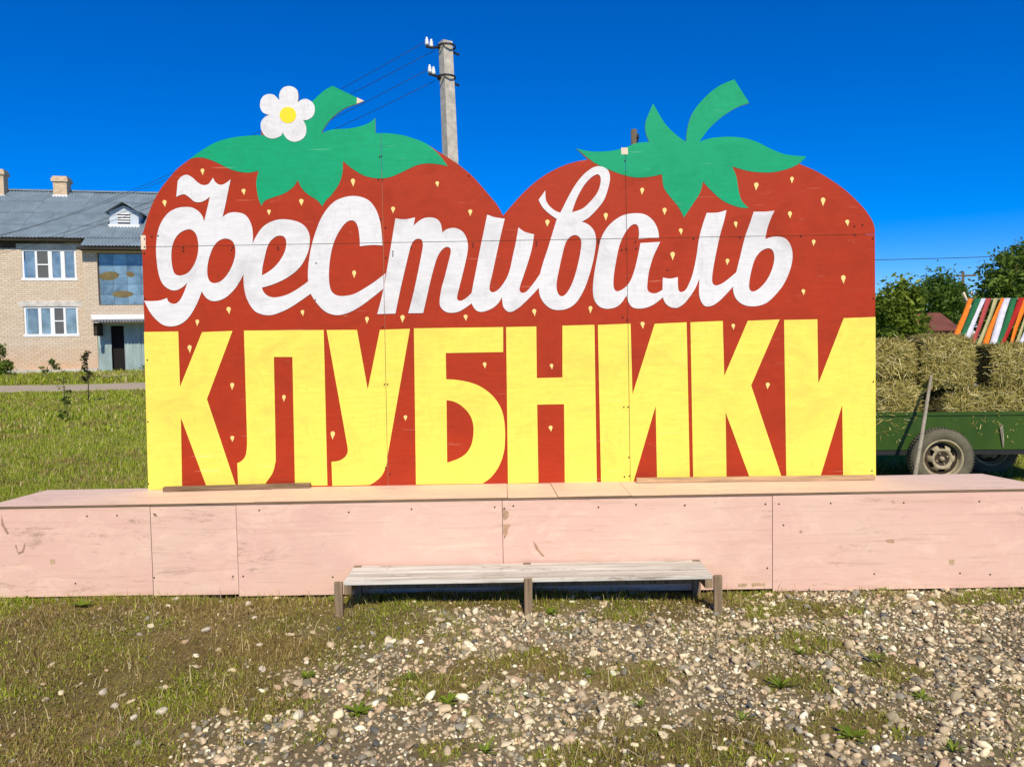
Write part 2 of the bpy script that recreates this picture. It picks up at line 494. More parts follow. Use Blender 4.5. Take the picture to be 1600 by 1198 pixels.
strip('dirt_road', lo, hi, M['dirt'], .02, 'pale dirt road crossing the lawn', 'road')

# ------------------------------------------------------------------ gravel, grass
def ico(sub):
    bm = bmesh.new(); bmesh.ops.create_icosphere(bm, subdivisions=sub, radius=1)
    bm.verts.index_update()
    v = np.array([x.co[:] for x in bm.verts]); f = np.array([[q.index for q in x.verts] for x in bm.faces]); bm.free()
    return v, f
PAL = np.array([[.58, .50, .36], [.46, .37, .25], [.31, .26, .18], [.40, .32, .22], [.72, .66, .52], [.20, .18, .14], [.38, .27, .185], [.09, .09, .085], [.25, .23, .19], [.52, .40, .28]])
PAL = PAL * np.array([1.18, 1.16, 1.03])
PW = np.array([.15, .15, .15, .13, .08, .10, .08, .045, .075, .04]); PW /= PW.sum()
def rotmats(n, flat=.5):
    a = rng.uniform(0, 2 * PI, n); tx = rng.normal(0, flat, n); ty = rng.normal(0, flat, n)
    ca, sa = np.cos(a), np.sin(a); cx, sx = np.cos(tx), np.sin(tx); cy, sy = np.cos(ty), np.sin(ty)
    Z = np.zeros(n); O = np.ones(n)
    Rz = np.stack([ca, -sa, Z, sa, ca, Z, Z, Z, O], 1).reshape(n, 3, 3)
    Rx = np.stack([O, Z, Z, Z, cx, -sx, Z, sx, cx], 1).reshape(n, 3, 3)
    Ry = np.stack([cy, Z, sy, Z, O, Z, -sy, Z, cy], 1).reshape(n, 3, 3)
    return Rx @ Ry @ Rz
def stones(pos, size, sub, flat=.4):
    v, f = ico(sub); n = len(pos); k = len(v)
    s = size[:, None] * np.stack([rng.uniform(.75, 1.3, n), rng.uniform(.6, 1.0, n), rng.uniform(.35, .7, n)], 1)
    q = v[None] * (1 + rng.uniform(-.22, .22, (n, k, 1)))
    # a few flat cuts make the pebbles angular
    for c in range(3):
        d = rng.normal(size=(n, 3)); d /= np.linalg.norm(d, axis=1)[:, None]
        h = np.einsum('nkj,nj->nk', q, d) - rng.uniform(.45, .8, n)[:, None]
        q = q - np.clip(h, 0, None)[:, :, None] * d[:, None, :]
    q = q * s[:, None, :]
    q = np.einsum('nij,nkj->nki', rotmats(n, flat), q) + pos[:, None, :]
    col = PAL[rng.choice(len(PAL), n, p=PW)] * rng.uniform(.95, 1.4, (n, 1))
    F = (f[None] + (np.arange(n) * k)[:, None, None]).reshape(-1, 3)
    return q.reshape(-1, 3), F, np.repeat(np.clip(col, 0, 1), k, 0)
N = 84000
px_ = rng.uniform(-3.6, 4.6, N); py_ = 1.6 + 2.85 * rng.uniform(0, 1, N)
g_ = gravel(px_, py_)
thin = np.clip(.88 + .25 * np.clip((px_ + .6) / 1.6, 0, 1) + (vnoise(px_, py_, .25, 17) - .5) * .8, .25, 1)
keep = rng.uniform(0, 1, N) < np.maximum(g_ * thin, .028 * (1 - g_))
px_, py_ = px_[keep], py_[keep]
n = len(px_)
size = np.clip(rng.lognormal(math.log(.0092), .42, n), .0042, .032)
pz_ = gz(px_, py_) + size * rng.uniform(-.15, .5, n)
big = (size > .0162) & (py_ > 2.3)
parts = [stones(np.stack([px_, py_, pz_], 1)[m], size[m], s, .45) for m, s in ((big, 2), (~big, 1))]
vs = []; fs = []; cs = []; off = 0
for (a, b, c) in parts:
    vs.append(a); fs.append(b + off); cs.append(c); off += len(a)
gr = obj('gravel', np_mesh('gravel', np.concatenate(vs), np.concatenate(fs), np.concatenate(cs), False, M['stone']))
tag(gr, 'loose grey, tan and cream gravel spread in front of the platform', 'gravel', kind='stuff')

def blades(x, y, h, wdt, cols, lean=.5, z=None, curl=.5):
    """bent grass blades: 5 vertices, 3 triangles"""
    n = len(x)
    z = gz(x, y) if z is None else z
    a = rng.uniform(0, 2 * PI, n); fx, fy = np.cos(a), np.sin(a)
    b = a + PI / 2 + rng.normal(0, .5, n); dx, dy = np.cos(b), np.sin(b)
    ln = np.abs(rng.normal(lean, lean * .5, n))
    base = np.stack([x, y, z - .004], 1)
    side = np.stack([fx, fy, np.zeros(n)], 1) * (wdt / 2)[:, None]
    up1 = np.stack([dx * np.sin(ln * .5), dy * np.sin(ln * .5), np.cos(ln * .5)], 1) * (h * .55)[:, None]
    l2 = ln * (1 + curl)
    up2 = np.stack([dx * np.sin(l2), dy * np.sin(l2), np.cos(l2)], 1) * (h * .5)[:, None]
    mid = base + up1; tip = mid + up2
    tip[:, 2] = np.maximum(tip[:, 2], z + .003)
    V = np.stack([base - side, base + side, mid - side * .8, mid + side * .8, tip], 1)
    i = np.arange(n)[:, None, None] * 5
    F = (np.array([[0, 1, 3], [0, 3, 2], [2, 3, 4]])[None] + i).reshape(-1, 3)
    return V.reshape(-1, 3), F, np.repeat(cols, 5, 0)
def grass_obj(name, sets, label):
    vs = []; fs = []; cs = []; off = 0
    for (a, b, c) in sets:
        vs.append(a); fs.append(b + off); cs.append(c); off += len(a)
    o = obj(name, np_mesh(name, np.concatenate(vs), np.concatenate(fs), np.concatenate(cs), False, M['grass']))
    return tag(o, label, 'grass', kind='stuff')
def mixc(a, b, t): return np.array(a)[None] * (1 - t) + np.array(b)[None] * t
GREEN, LIGHT, DRY, STRAW, OLIVE = (.19, .26, .016), (.45, .51, .045), (.46, .34, .12), (.75, .63, .34), (.24, .19, .04)
def turf_cols(x, y, dry):
    n = len(x)
    a = vnoise(x, y, .28, 21)
    g = mixc(GREEN, LIGHT, rng.uniform(0, 1, (n, 1)))
    d = mixc(DRY, OLIVE, rng.uniform(0, 1, (n, 1)))
    isdry = rng.uniform(0, 1, n) < np.clip(dry + (a - .5) * 1.3, .06, .96)
    c = np.where(isdry[:, None], d, g)
    st_ = rng.uniform(0, 1, n) < .10
    c[st_] = mixc(DRY, STRAW, rng.uniform(.3, 1, (int(st_.sum()), 1)))
    return c * rng.uniform(.75, 1.2, (n, 1))
sets = []
# mossy, half dry turf left of the gravel and between its stones
N = 430000
x = rng.uniform(-4.2, 4.6, N); y = 1.7 + 2.72 * rng.uniform(0, 1, N)
g_ = gravel(x, y); cover = .35 + .65 * np.clip((vnoise(x, y, .22, 31) - .28) * 3, 0, 1)
k = rng.uniform(0, 1, N) < np.where(g_ > .55, .30 * np.clip((vnoise(x, y, .13, 36) - .42) * 3, 0, 1) * (vnoise(x, y, .5, 38) > .3) + .014, (1 - g_) * cover)
x, y, g_ = x[k], y[k], g_[k]
tall = vnoise(x, y, .2, 33)
h = rng.uniform(.010, .030, len(x)) * (.6 + 1.1 * tall) * np.where(rng.uniform(0, 1, len(x)) < .05, 2.0, 1)
dry = np.where(x < -.9, .50, .30)
sets.append(blades(x, y, h, rng.uniform(.0018, .0046, len(x)), turf_cols(x, y, dry), 1.0))
# crumbs of dead leaf and bark matted into the turf and between the stones
N = 60000
x = rng.uniform(-4.2, 4.6, N); y = 1.7 + 2.72 * rng.uniform(0, 1, N)
k = rng.uniform(0, 1, N) < np.where(gravel(x, y) > .5, .12, .85 * np.clip(vnoise(x, y, .33, 39) * 1.6 - .2, .1, 1))
x, y = x[k], y[k]; n = len(x)
cc_ = mixc((.12, .085, .035), (.50, .40, .22), rng.uniform(0, 1, (n, 1)) ** 1.6)
sets.append(blades(x, y, rng.uniform(.008, .026, n), rng.uniform(.003, .009, n), cc_, 1.35, gz(x, y) + rng.uniform(.002, .014, n), .15))
# straws lying about
N = 5200
x = rng.uniform(-4, 4.4, N); y = rng.uniform(1.8, 4.4, N)
k = rng.uniform(0, 1, N) < np.where(gravel(x, y) > .5, .16, .8) * (vnoise(x, y, .5, 35) > .35)
x, y = x[k], y[k]; n = len(x)
sets.append(blades(x, y, rng.uniform(.04, .13, n), rng.uniform(.0015, .003, n), mixc(DRY, STRAW, rng.uniform(0, 1, (n, 1))), 1.45, gz(x, y) + rng.uniform(.004, .02, n), .06))
# taller fringe along the foot of the platform
N = 5200
x = rng.uniform(-3.6, 4.2, N); y = 4.36 - np.abs(rng.normal(0, .06, N))
k = vnoise(x, y, .3, 37) > .38
x, y = x[k], y[k]; n = len(x)
sets.append(blades(x, y, rng.uniform(.02, .065, n), rng.uniform(.002, .0045, n), turf_cols(x, y, .35), .6))
grass_obj('turf', sets, 'short half dry turf and moss beside the gravel')
# the lawn behind the platform
sets = []
def lawn_set(x0, x1, y0, y1, n, h0, h1, w0, w1, dry, seed):
    x = rng.uniform(x0, x1, n); y = rng.uniform(y0, y1, n)
    on_road = np.abs(y - (25.6 + (x + 17) * .09)) < 2.25
    bare = (vnoise(x, y, .5, 51) < .42) & (x > -3.6) & (x < -2.2) & (y < 6.3)
    k = ~on_road & ~bare; x, y = x[k], y[k]
    p = vnoise(x, y, .9, seed); n = len(x)
    h = rng.uniform(h0, h1, n) * (.6 + .8 * vnoise(x, y, .35, seed + 1))
    sets.append(blades(x, y, h, rng.uniform(w0, w1, n), turf_cols(x, y, dry + (p - .5) * 1.0), .55))
lawn_set(-7.0, -2.2, 5.0, 8.0, 52000, .03, .085, .003, .006, .02, 41)
lawn_set(-10, -2.6, 8.0, 13, 52000, .03, .085, .005, .010, .14, 43)
lawn_set(-17, -4.0, 13, 24.5, 46000, .05, .11, .012, .024, .08, 45)
lawn_set(-26, -8, 27.5, 37.5, 26000, .09, .24, .02, .05, .0, 47)
lawn_set(-2.6, 2.6, 5.0, 12, 14000, .03, .09, .004, .008, .25, 41)
lawn_set(2.6, 8.5, 5.0, 11, 42000, .03, .09, .004, .008, .22, 43)
lawn_set(-4, 26, 11, 30, 26000, .06, .2, .012, .03, .15, 45)
grass_obj('lawn', sets, 'mown lawn with dry patches behind the platform')

# ------------------------------------------------------------------ the festival sign
YS, TILT = 4.85, R(1.9)
ZB = at_y(800, 755, YS).z                       # foot of the sign = platform top
SP = Vector((0, YS, ZB))
SN = Vector((0, -math.cos(TILT), math.sin(TILT)))
SV = Vector((0, math.sin(TILT), math.cos(TILT)))
def suv(x, y):
    q = at_plane(x, y, SP, SN) - SP
    return (q.x, q.dot(SV))
Z1 = (4, 210, 250); Z2 = (4, 560, 250); Z3 = (3.3333, 900, 250); Z4 = (3.636, 210, 490)
Z5 = (4, 600, 490); Z6 = (3.404, 920, 480); Z7 = (3.478, 280, 120); Z8 = (3.077, 780, 110); PX = (1, 0, 0)
def px(Z, p): return (p[0] / Z[0] + Z[1], p[1] / Z[0] + Z[2])
def smooth(pts, sub=5):
    """closed outline: (x, y) curve point, (x, y, 1) corner -> dense polygon (Catmull-Rom between corners)"""
    n = len(pts)
    cor = [i for i, p in enumerate(pts) if len(p) > 2]
    P = [Vector((p[0], p[1])) for p in pts]
    if not cor:
        runs = [[P[i % n] for i in range(-1, n + 2)]]
        closed = True
    else:
        runs = []; closed = False
        for a, i in enumerate(cor):
            j = cor[(a + 1) % len(cor)]
            if j <= i: j += n
            q = [P[k % n] for k in range(i, j + 1)]
            runs.append([q[0]] + q + [q[-1]])
    out = []
    for q in runs:
        for i in range(1, len(q) - 2):
            p0, p1, p2, p3 = q[i - 1], q[i], q[i + 1], q[i + 2]
            ns = 1 if (len(q) == 4 and not closed) else sub
            for k in range(ns):
                s_ = k / ns
                out.append(.5 * ((2 * p1) + (p2 - p0) * s_ + (2 * p0 - 5 * p1 + 4 * p2 - p3) * s_ ** 2 + (3 * p1 - p0 - 3 * p2 + p3) * s_ ** 3))
    return out
def outline(Z, pts, corners=False):
    if corners: pts = [(p[0], p[1], 1) for p in pts]
    return [suv(*px(Z, p)) for p in smooth(pts)]
JX = [suv(601.5, 520)[0], suv(981, 500)[0]]      # vertical joints of the sheets
JZ = suv(800, 376)[1]                            # horizontal joint
def fill(contours, gap=.0016, cut=True):
    """filled flat bmesh in (u, 0, v), slit along the sheet joints"""
    polys = [[Vector((u, v, 0)) for (u, v) in c] for c in contours]
    flat = [p for c in polys for p in c]
    tris = geometry.tessellate_polygon(polys)
    bm = bmesh.new()
    bv = [bm.verts.new((p.x, 0, p.y)) for p in flat]
    for tr in tris:
        try: bm.faces.new([bv[i] for i in tr])
        except ValueError: pass
    if cut:
        for (ax, val) in [(0, JX[0]), (0, JX[1]), (2, JZ)]:
            for s_ in (-1, 1):
                co = [0, 0, 0]; no = [0, 0, 0]; co[ax] = val + s_ * gap; no[ax] = 1
                bmesh.ops.bisect_plane(bm, geom=bm.verts[:] + bm.edges[:] + bm.faces[:], plane_co=co, plane_no=no, dist=1e-6)
        kill = [f for f in bm.faces if any(abs(f.calc_center_median()[ax] - val) < gap * .99 for (ax, val) in [(0, JX[0]), (0, JX[1]), (2, JZ)])]
        bmesh.ops.delete(bm, geom=kill, context='FACES')
    for f in bm.faces:
        if f.normal.y > 0: f.normal_flip()
    return bm
sign = thing('festival_sign', 'huge red double strawberry plywood sign with white and yellow Cyrillic lettering', 'sign', SP, 0, rx=-TILT)
def layer(name, contours, mat, off, parent=sign, cut=True):
    bm = fill(contours, cut=cut)
    bmesh.ops.translate(bm, verts=bm.verts[:], vec=(0, -off, 0))
    me = bpy.data.meshes.new(name); bm.to_mesh(me); bm.free()
    return obj(name, me, mat, parent)

# outline of the whole board
out = [(233, 765, 1), (221.5, 369, 1), (225.5, 357), (231, 337), (240, 315), (251, 295), (265, 277.5), (277, 264), (295, 250)]
out += [px(Z7, p) for p in [(120, 402), (200, 357), (290, 331), (380, 321)]] + [(*px(Z7, (446, 318)), 1)]
out += [(*px(Z7, p[:2]), *p[2:]) for p in [(446, 285), (445, 250), (465, 222), (490, 210, 1), (455, 195), (440, 160), (448, 120), (475, 98), (515, 100), (545, 130, 1), (545, 95), (565, 62), (605, 53), (640, 72), (648, 110), (645, 142, 1),
        (665, 127), (695, 123), (722, 138, 1), (740, 118), (790, 75), (835, 50, 1), (870, 68), (920, 92), (965, 113, 1), (1005, 132, 1), (965, 148, 1), (900, 172), (840, 215), (800, 260), (772, 308, 1),
        (830, 288), (920, 282), (990, 268), (1035, 250), (1065, 225, 1), (1067, 308, 1), (1140, 308), (1220, 320), (1300, 345), (1345, 366), (1400, 402), (1470, 445), (1540, 495)]]
out += [px(Z2, p) for p in [(600, 10), (700, 90), (770, 165), (830, 235), (870, 285)]] + [(*px(Z2, (905, 348)), 1)]
out += [(*px(Z8, p[:2]), *p[2:]) for p in [(60, 650), (130, 575), (210, 510), (300, 462), (380, 437), (428, 430, 1), (372, 377, 1), (440, 390), (510, 390), (570, 382), (620, 367), (660, 350), (722, 345, 1),
        (705, 300), (703, 255), (718, 210), (740, 160, 1), (765, 205), (800, 260), (850, 310), (898, 345, 1), (905, 280), (930, 205), (980, 140), (1050, 80), (1130, 44, 1), (1202, 157, 1),
        (1140, 180), (1070, 225), (1010, 280), (962, 345, 1), (1010, 328), (1090, 320), (1170, 325), (1240, 345), (1310, 380), (1380, 405), (1478, 415, 1), (1443, 450, 1)]]
out += [px(Z3, p) for p in [(1250, 58), (1330, 105), (1400, 155), (1460, 210), (1510, 265), (1545, 320)]] + [(1367, 358, 1), (1368.5, 745, 1)]
board = [suv(*p) for p in smooth(out)]
bm = fill([board])
cells = {}
for f in bm.faces:
    c = f.calc_center_median()
    cells.setdefault((int(c.x > JX[0]) + int(c.x > JX[1]), int(c.z > JZ)), []).append([v.co.copy() for v in f.verts])
bm.free()
for key, faces in sorted(cells.items()):
    b2 = bmesh.new()
    for fv in faces: b2.faces.new([b2.verts.new(q) for q in fv])
    bmesh.ops.remove_doubles(b2, verts=b2.verts[:], dist=1e-5)
    bmesh.ops.dissolve_limit(b2, angle_limit=.001, verts=b2.verts[:], edges=b2.edges[:])
    r = bmesh.ops.extrude_face_region(b2, geom=b2.faces[:])
    bmesh.ops.translate(b2, verts=[v for v in r['geom'] if isinstance(v, bmesh.types.BMVert)], vec=(0, .012, 0))
    bmesh.ops.recalc_face_normals(b2, faces=b2.faces[:])
    me = bpy.data.meshes.new('panel')
    me.materials.append(M['red']); me.materials.append(M['plyedge'])
    for f in b2.faces: f.material_index = 0 if f.normal.y < -.5 else 1
    b2.to_mesh(me); b2.free()
    obj('panel', me, None, sign)

# painted leaves
gl = [(55, 450, 1), (120, 402), (200, 357), (290, 331), (380, 321), (446, 318, 1), (520, 318, 1), (610, 300, 1), (680, 236, 1), (722, 138, 1), (740, 118), (790, 75), (835, 50, 1), (870, 68), (920, 92), (965, 113, 1), (965, 148, 1),
      (900, 172), (840, 215), (800, 260), (772, 308, 1), (830, 288), (920, 282), (990, 268), (1035, 250), (1065, 225, 1), (1067, 308, 1), (1140, 308), (1220, 320), (1300, 345), (1345, 366),
      (1390, 402), (1430, 445), (1460, 488, 1), (1420, 478), (1350, 472), (1290, 482), (1220, 515), (1150, 545), (1085, 553), (1010, 540), (940, 500), (890, 458, 1), (888, 520), (870, 580), (830, 640), (800, 670), (778, 705, 1),
      (750, 672), (700, 640), (665, 605), (645, 562, 1), (620, 600), (570, 635), (500, 660), (465, 675), (447, 702, 1), (430, 660), (420, 600), (420, 560), (432, 512, 1), (380, 522), (330, 518), (270, 500), (200, 465), (140, 443), (90, 440)]
layer('calyx', [outline(Z7, gl)], M['green'], .0015)['label'] = 'green leaves with a bird-shaped stem'
layer('beak', [outline(Z7, [(965, 113), (1005, 132), (965, 148)], True)], M['beak'], .0015)
gr_ = [(372, 377, 1), (440, 390), (510, 390), (570, 382), (620, 367), (660, 350), (722, 345, 1), (705, 300), (703, 255), (718, 210), (740, 160, 1), (765, 205), (800, 260), (850, 310), (898, 345, 1), (905, 280), (930, 205), (980, 140), (1050, 80),
       (1130, 44, 1), (1202, 157, 1), (1140, 180), (1070, 225), (1010, 280), (962, 345, 1), (1010, 328), (1090, 320), (1170, 325), (1240, 345), (1310, 380), (1380, 405), (1478, 415, 1), (1430, 456), (1360, 482), (1290, 492), (1200, 485), (1120, 463, 1),
       (1140, 510), (1150, 570), (1165, 625), (1200, 663, 1), (1150, 658), (1080, 630), (1020, 580), (980, 535, 1), (965, 590), (930, 645), (888, 708, 1), (860, 655), (815, 600), (790, 560), (782, 500, 1), (720, 513), (650, 515), (580, 498), (510, 470), (450, 440)]
layer('calyx', [outline(Z8, gr_)], M['green'], .0015)['label'] = 'green leaves with a curved cut stem'
fl = [(545, 130, 1), (545, 95), (565, 62), (605, 53), (640, 72), (648, 110), (645, 142, 1), (665, 127), (695, 123), (728, 145), (738, 180), (728, 215), (700, 235), (675, 238, 1), (690, 270), (690, 310), (670, 340), (630, 355), (595, 345), (575, 325), (565, 305, 1),
      (550, 325), (510, 338), (470, 325), (447, 290), (445, 250), (465, 222), (490, 210, 1), (455, 195), (440, 160), (448, 120), (475, 98), (515, 100)]
flo = layer('flower', [outline(Z7, fl)], M['white'], .004)
layer('flower_centre', [outline(Z7, [(592 + 45 * math.cos(q * PI / 6), 210 + 44 * math.sin(q * PI / 6)) for q in range(12)])], M['centre'], .0055, flo)

# white script
WH = []
WH.append((Z1, [[(272, 132, 1), (295, 105), (330, 94), (365, 112), (395, 140), (430, 158), (465, 150), (492, 112, 1), (508, 140), (535, 156), (565, 150), (603, 122, 1), (588, 190), (572, 270), (552, 357, 1),
                 (590, 333), (640, 328), (695, 345), (730, 400), (742, 470), (735, 550), (715, 640), (685, 710), (640, 790), (590, 845), (540, 875), (490, 882), (450, 862), (422, 822, 1), (400, 880), (370, 940), (335, 990), (290, 1025), (235, 1040),
                 (180, 1030), (130, 990), (95, 945), (62, 880, 1), (110, 882), (160, 878), (205, 862, 1), (215, 885), (240, 898), (265, 895), (290, 870), (312, 825), (332, 768, 1),
                 (295, 800), (255, 815), (215, 806), (175, 770), (150, 700), (138, 600), (138, 520), (150, 440), (175, 380), (215, 330), (265, 303), (310, 295), (360, 298), (400, 320), (425, 350), (437, 385, 1), (450, 330), (462, 280), (472, 230, 1),
                 (445, 252), (410, 265), (375, 260), (345, 235), (315, 216), (285, 221), (263, 232, 1)],
                [(350, 435), (385, 462), (400, 520), (398, 580), (385, 630), (365, 670), (340, 702), (310, 718), (275, 722), (250, 705), (237, 660), (232, 600), (238, 540), (260, 485), (300, 447)],
                [(575, 492), (615, 510), (632, 555), (628, 610), (608, 670), (575, 725), (540, 758), (500, 770), (470, 755), (457, 710), (460, 650), (475, 590), (500, 535), (535, 502)]]))
WH.append((Z1, [[(1090, 757, 1), (1030, 800), (970, 835), (910, 855), (860, 858), (825, 842), (805, 818), (798, 798, 1), (860, 780), (930, 750), (1000, 705), (1050, 650), (1085, 580), (1097, 520), (1095, 470), (1075, 425), (1040, 395), (990, 378), (930, 371),
                 (880, 378), (830, 400), (790, 435), (750, 500), (720, 575), (700, 640), (685, 700), (684, 770), (695, 840), (720, 900), (755, 945), (800, 965), (850, 970), (905, 955), (970, 925), (1040, 880), (1105, 834, 1)],
                [(798, 722, 1), (830, 705), (870, 675), (910, 630), (940, 575), (950, 530), (946, 495), (930, 477), (905, 474), (880, 483), (850, 510), (830, 550), (815, 610), (802, 670)]]))
WH.append((Z1, [[(1410, 540, 1), (1408, 490), (1400, 430), (1385, 392), (1360, 378), (1330, 387), (1300, 418), (1265, 475), (1240, 540), (1225, 610), (1217, 690), (1218, 760), (1228, 810), (1250, 838), (1285, 850), (1330, 848), (1380, 835), (1450, 795), (1510, 755), (1570, 708, 1),
                 (1558, 803, 1), (1500, 850), (1420, 910), (1350, 950), (1290, 968), (1240, 966), (1190, 945), (1145, 900), (1110, 850), (1092, 800), (1085, 720), (1090, 640), (1105, 550), (1130, 460), (1165, 370), (1210, 300), (1260, 255), (1320, 232), (1375, 226),
                 (1430, 236), (1475, 262), (1510, 310), (1532, 370), (1543, 430), (1552, 535, 1), (1500, 532), (1450, 535)]]))
WH.append((Z2, [[(232, 366, 1), (290, 372), (355, 360, 1), (345, 412, 1), (375, 385), (410, 365), (450, 360), (490, 370), (515, 400), (525, 455, 1), (550, 435), (595, 425), (640, 440), (670, 475), (685, 530), (680, 590), (660, 680), (635, 780), (618, 850), (620, 872), (640, 880), (675, 862), (718, 820, 1),
                 (712, 893, 1), (660, 930), (620, 950), (580, 955), (545, 948), (515, 920), (508, 880), (520, 800), (540, 730), (560, 650), (575, 590), (577, 560), (565, 546), (545, 546), (520, 565), (495, 605), (475, 665), (450, 760), (425, 870), (405, 957, 1), (312, 958, 1),
                 (345, 830), (375, 690), (400, 560), (403, 525), (395, 500), (375, 493), (350, 503), (328, 540), (300, 650), (265, 800), (232, 960, 1), (118, 963, 1), (150, 840), (185, 650), (210, 500)]]))
WH.append((Z2, [[(805, 342, 1), (850, 358), (915, 368, 1), (895, 450), (870, 560), (840, 700), (820, 790), (825, 820), (845, 826), (880, 805), (920, 750), (945, 690), (965, 600), (985, 510), (1000, 422, 1), (1040, 450), (1098, 465, 1), (1085, 550), (1060, 640), (1030, 730), (1010, 790), (1008, 815), (1022, 830), (1050, 822), (1095, 770), (1143, 700, 1),
                 (1135, 790, 1), (1090, 840), (1040, 890), (1000, 925), (960, 948), (930, 945), (905, 915), (897, 858, 1), (870, 900), (830, 930), (780, 948), (740, 942), (712, 905), (705, 860), (715, 790), (735, 690), (760, 560), (785, 440)]]))
WH.append((Z2, [[(1168, 192, 1), (1126, 250, 1), (1150, 295), (1190, 335), (1240, 370, 1), (1215, 450), (1185, 550), (1155, 640), (1135, 715), (1128, 790), (1135, 850), (1165, 900), (1210, 932), (1270, 937), (1325, 920), (1370, 880), (1410, 810), (1440, 730), (1465, 640), (1480, 560), (1485, 500), (1475, 450), (1450, 415), (1420, 395), (1395, 387, 1),
                 (1440, 360), (1490, 310), (1535, 250), (1560, 180), (1572, 120), (1565, 75), (1540, 50), (1500, 40), (1455, 55), (1400, 100), (1350, 165), (1305, 245), (1280, 295), (1262, 330, 1), (1230, 318), (1195, 290), (1172, 250)],
                [(1500, 92), (1514, 115), (1510, 160), (1490, 210), (1450, 260), (1400, 305), (1335, 328, 1), (1350, 280), (1375, 220), (1410, 160), (1450, 115), (1480, 95)],
                [(1350, 470), (1378, 480), (1393, 515), (1385, 590), (1365, 680), (1340, 760), (1310, 820), (1280, 850), (1255, 845), (1240, 810), (1240, 760), (1255, 680), (1275, 590), (1295, 520), (1320, 485)]]))
WH.append((Z3, [[(325, 412, 1), (432, 405, 1), (425, 360), (400, 315), (360, 285), (310, 278), (250, 287), (200, 315), (160, 355), (130, 410), (115, 480), (100, 560), (90, 630), (88, 690), (98, 735), (125, 765), (165, 775), (210, 765), (240, 740), (262, 705, 1),
                 (275, 745), (300, 770), (345, 773), (390, 760), (425, 738), (462, 706, 1), (456, 672, 1), (420, 693), (390, 692), (372, 675), (372, 640), (380, 580), (400, 510), (420, 465), (438, 427, 1), (335, 433, 1), (322, 500), (305, 570), (285, 625), (260, 660), (225, 682), (205, 680), (195, 655), (197, 600), (208, 530), (225, 450), (250, 390), (280, 348), (305, 335), (322, 345), (328, 380)]]))
WH.append((Z3, [[(680, 276, 1), (735, 275), (783, 262, 1), (770, 320), (750, 390), (730, 480), (715, 560), (708, 620), (715, 648), (740, 652), (780, 630), (842, 578, 1), (825, 650, 1), (790, 690), (745, 735), (705, 760), (670, 760), (648, 730), (640, 690), (642, 618, 1), (620, 670), (590, 715), (560, 750), (525, 770), (490, 765), (465, 745), (452, 712), (450, 660), (452, 612, 1), (490, 618), (530, 610, 1), (530, 650), (535, 680), (550, 688), (575, 670), (605, 600), (625, 510), (640, 410), (660, 335)]]))
WH.append((Z3, [[(925, 270, 1), (980, 270), (1033, 265, 1), (1012, 310), (995, 360), (985, 412, 1), (1030, 400), (1080, 405), (1112, 435), (1127, 490), (1118, 560), (1085, 640), (1040, 700), (990, 745), (930, 762), (875, 755), (835, 725), (818, 680), (822, 640), (835, 580), (855, 500), (880, 400), (905, 330)],
                [(1000, 460), (1025, 475), (1032, 515), (1020, 570), (990, 630), (950, 672), (920, 685), (903, 672), (902, 635), (912, 580), (930, 520), (960, 478)]]))
for i, (Z, cons) in enumerate(WH):
    layer('letter', [outline(Z, c) for c in cons], M['white'], .0030 + .0006 * (i % 2))['label'] = 'white script letter'
# yellow capitals
YL = []
def K(*p): return [(a[0], a[1], 1) if len(a) == 2 else (a[0], a[1]) for a in p]     # here a third value marks a curve point
YL.append((Z4, [K((55, 104), (250, 101), (260, 415), (385, 105), (558, 98), (413, 485), (578, 978), (412, 985), (265, 590), (272, 990), (80, 1000))]))
YL.append((Z4, [K((623, 96), (1076, 93), (1097, 974), (913, 978), (898, 246), (793, 246), (803, 780, 0), (800, 850, 0), (785, 905, 0), (755, 950, 0), (733, 982), (590, 984), (585, 848), (610, 835, 0), (632, 805, 0), (640, 750, 0), (640, 690))]))
YL.append((Z4, [K((1092, 93), (1265, 92), (1326, 430), (1395, 92), (1566, 86), (1440, 800), (1432, 860, 0), (1405, 920, 0), (1365, 955, 0), (1335, 972), (1125, 977), (1120, 840), (1160, 835, 0), (1195, 815, 0), (1212, 785, 0), (1210, 750))]))
YL.append((Z5, [K((187, 92), (745, 84), (745, 240), (386, 246), (389, 410), (450, 413, 0), (540, 430, 0), (620, 465, 0), (690, 525, 0), (735, 600, 0), (753, 680, 0), (757, 770, 0), (750, 860, 0), (720, 950, 0), (670, 1020, 0), (617, 1060), (200, 1066)),
                K((391, 540), (440, 550, 0), (490, 580, 0), (535, 630, 0), (557, 690, 0), (558, 760, 0), (545, 820, 0), (515, 870, 0), (465, 905, 0), (395, 930))]))
YL.append((Z5, [K((763, 84), (952, 80), (955, 402), (1115, 398), (1115, 75), (1315, 70), (1330, 1052), (1130, 1054), (1125, 565), (957, 568), (965, 1056), (775, 1060))]))
YL.append((Z6, [K((48, 94), (222, 87), (232, 462), (350, 88), (520, 80), (537, 916), (363, 920), (355, 525), (238, 925), (65, 929))]))
YL.append((Z6, [K((540, 80), (712, 73), (720, 365), (845, 72), (1014, 65), (863, 415), (1027, 907), (857, 910), (727, 558), (732, 912), (555, 915))]))
YL.append((Z6, [K((1038, 68), (1215, 64), (1220, 405), (1355, 58), (1524, 52), (1526, 900), (1352, 903), (1347, 518), (1230, 904), (1050, 907))]))
for Z, cons in YL:
    layer('letter', [outline(Z, c) for c in cons], M['yellow'], .0022)['label'] = 'yellow capital letter'
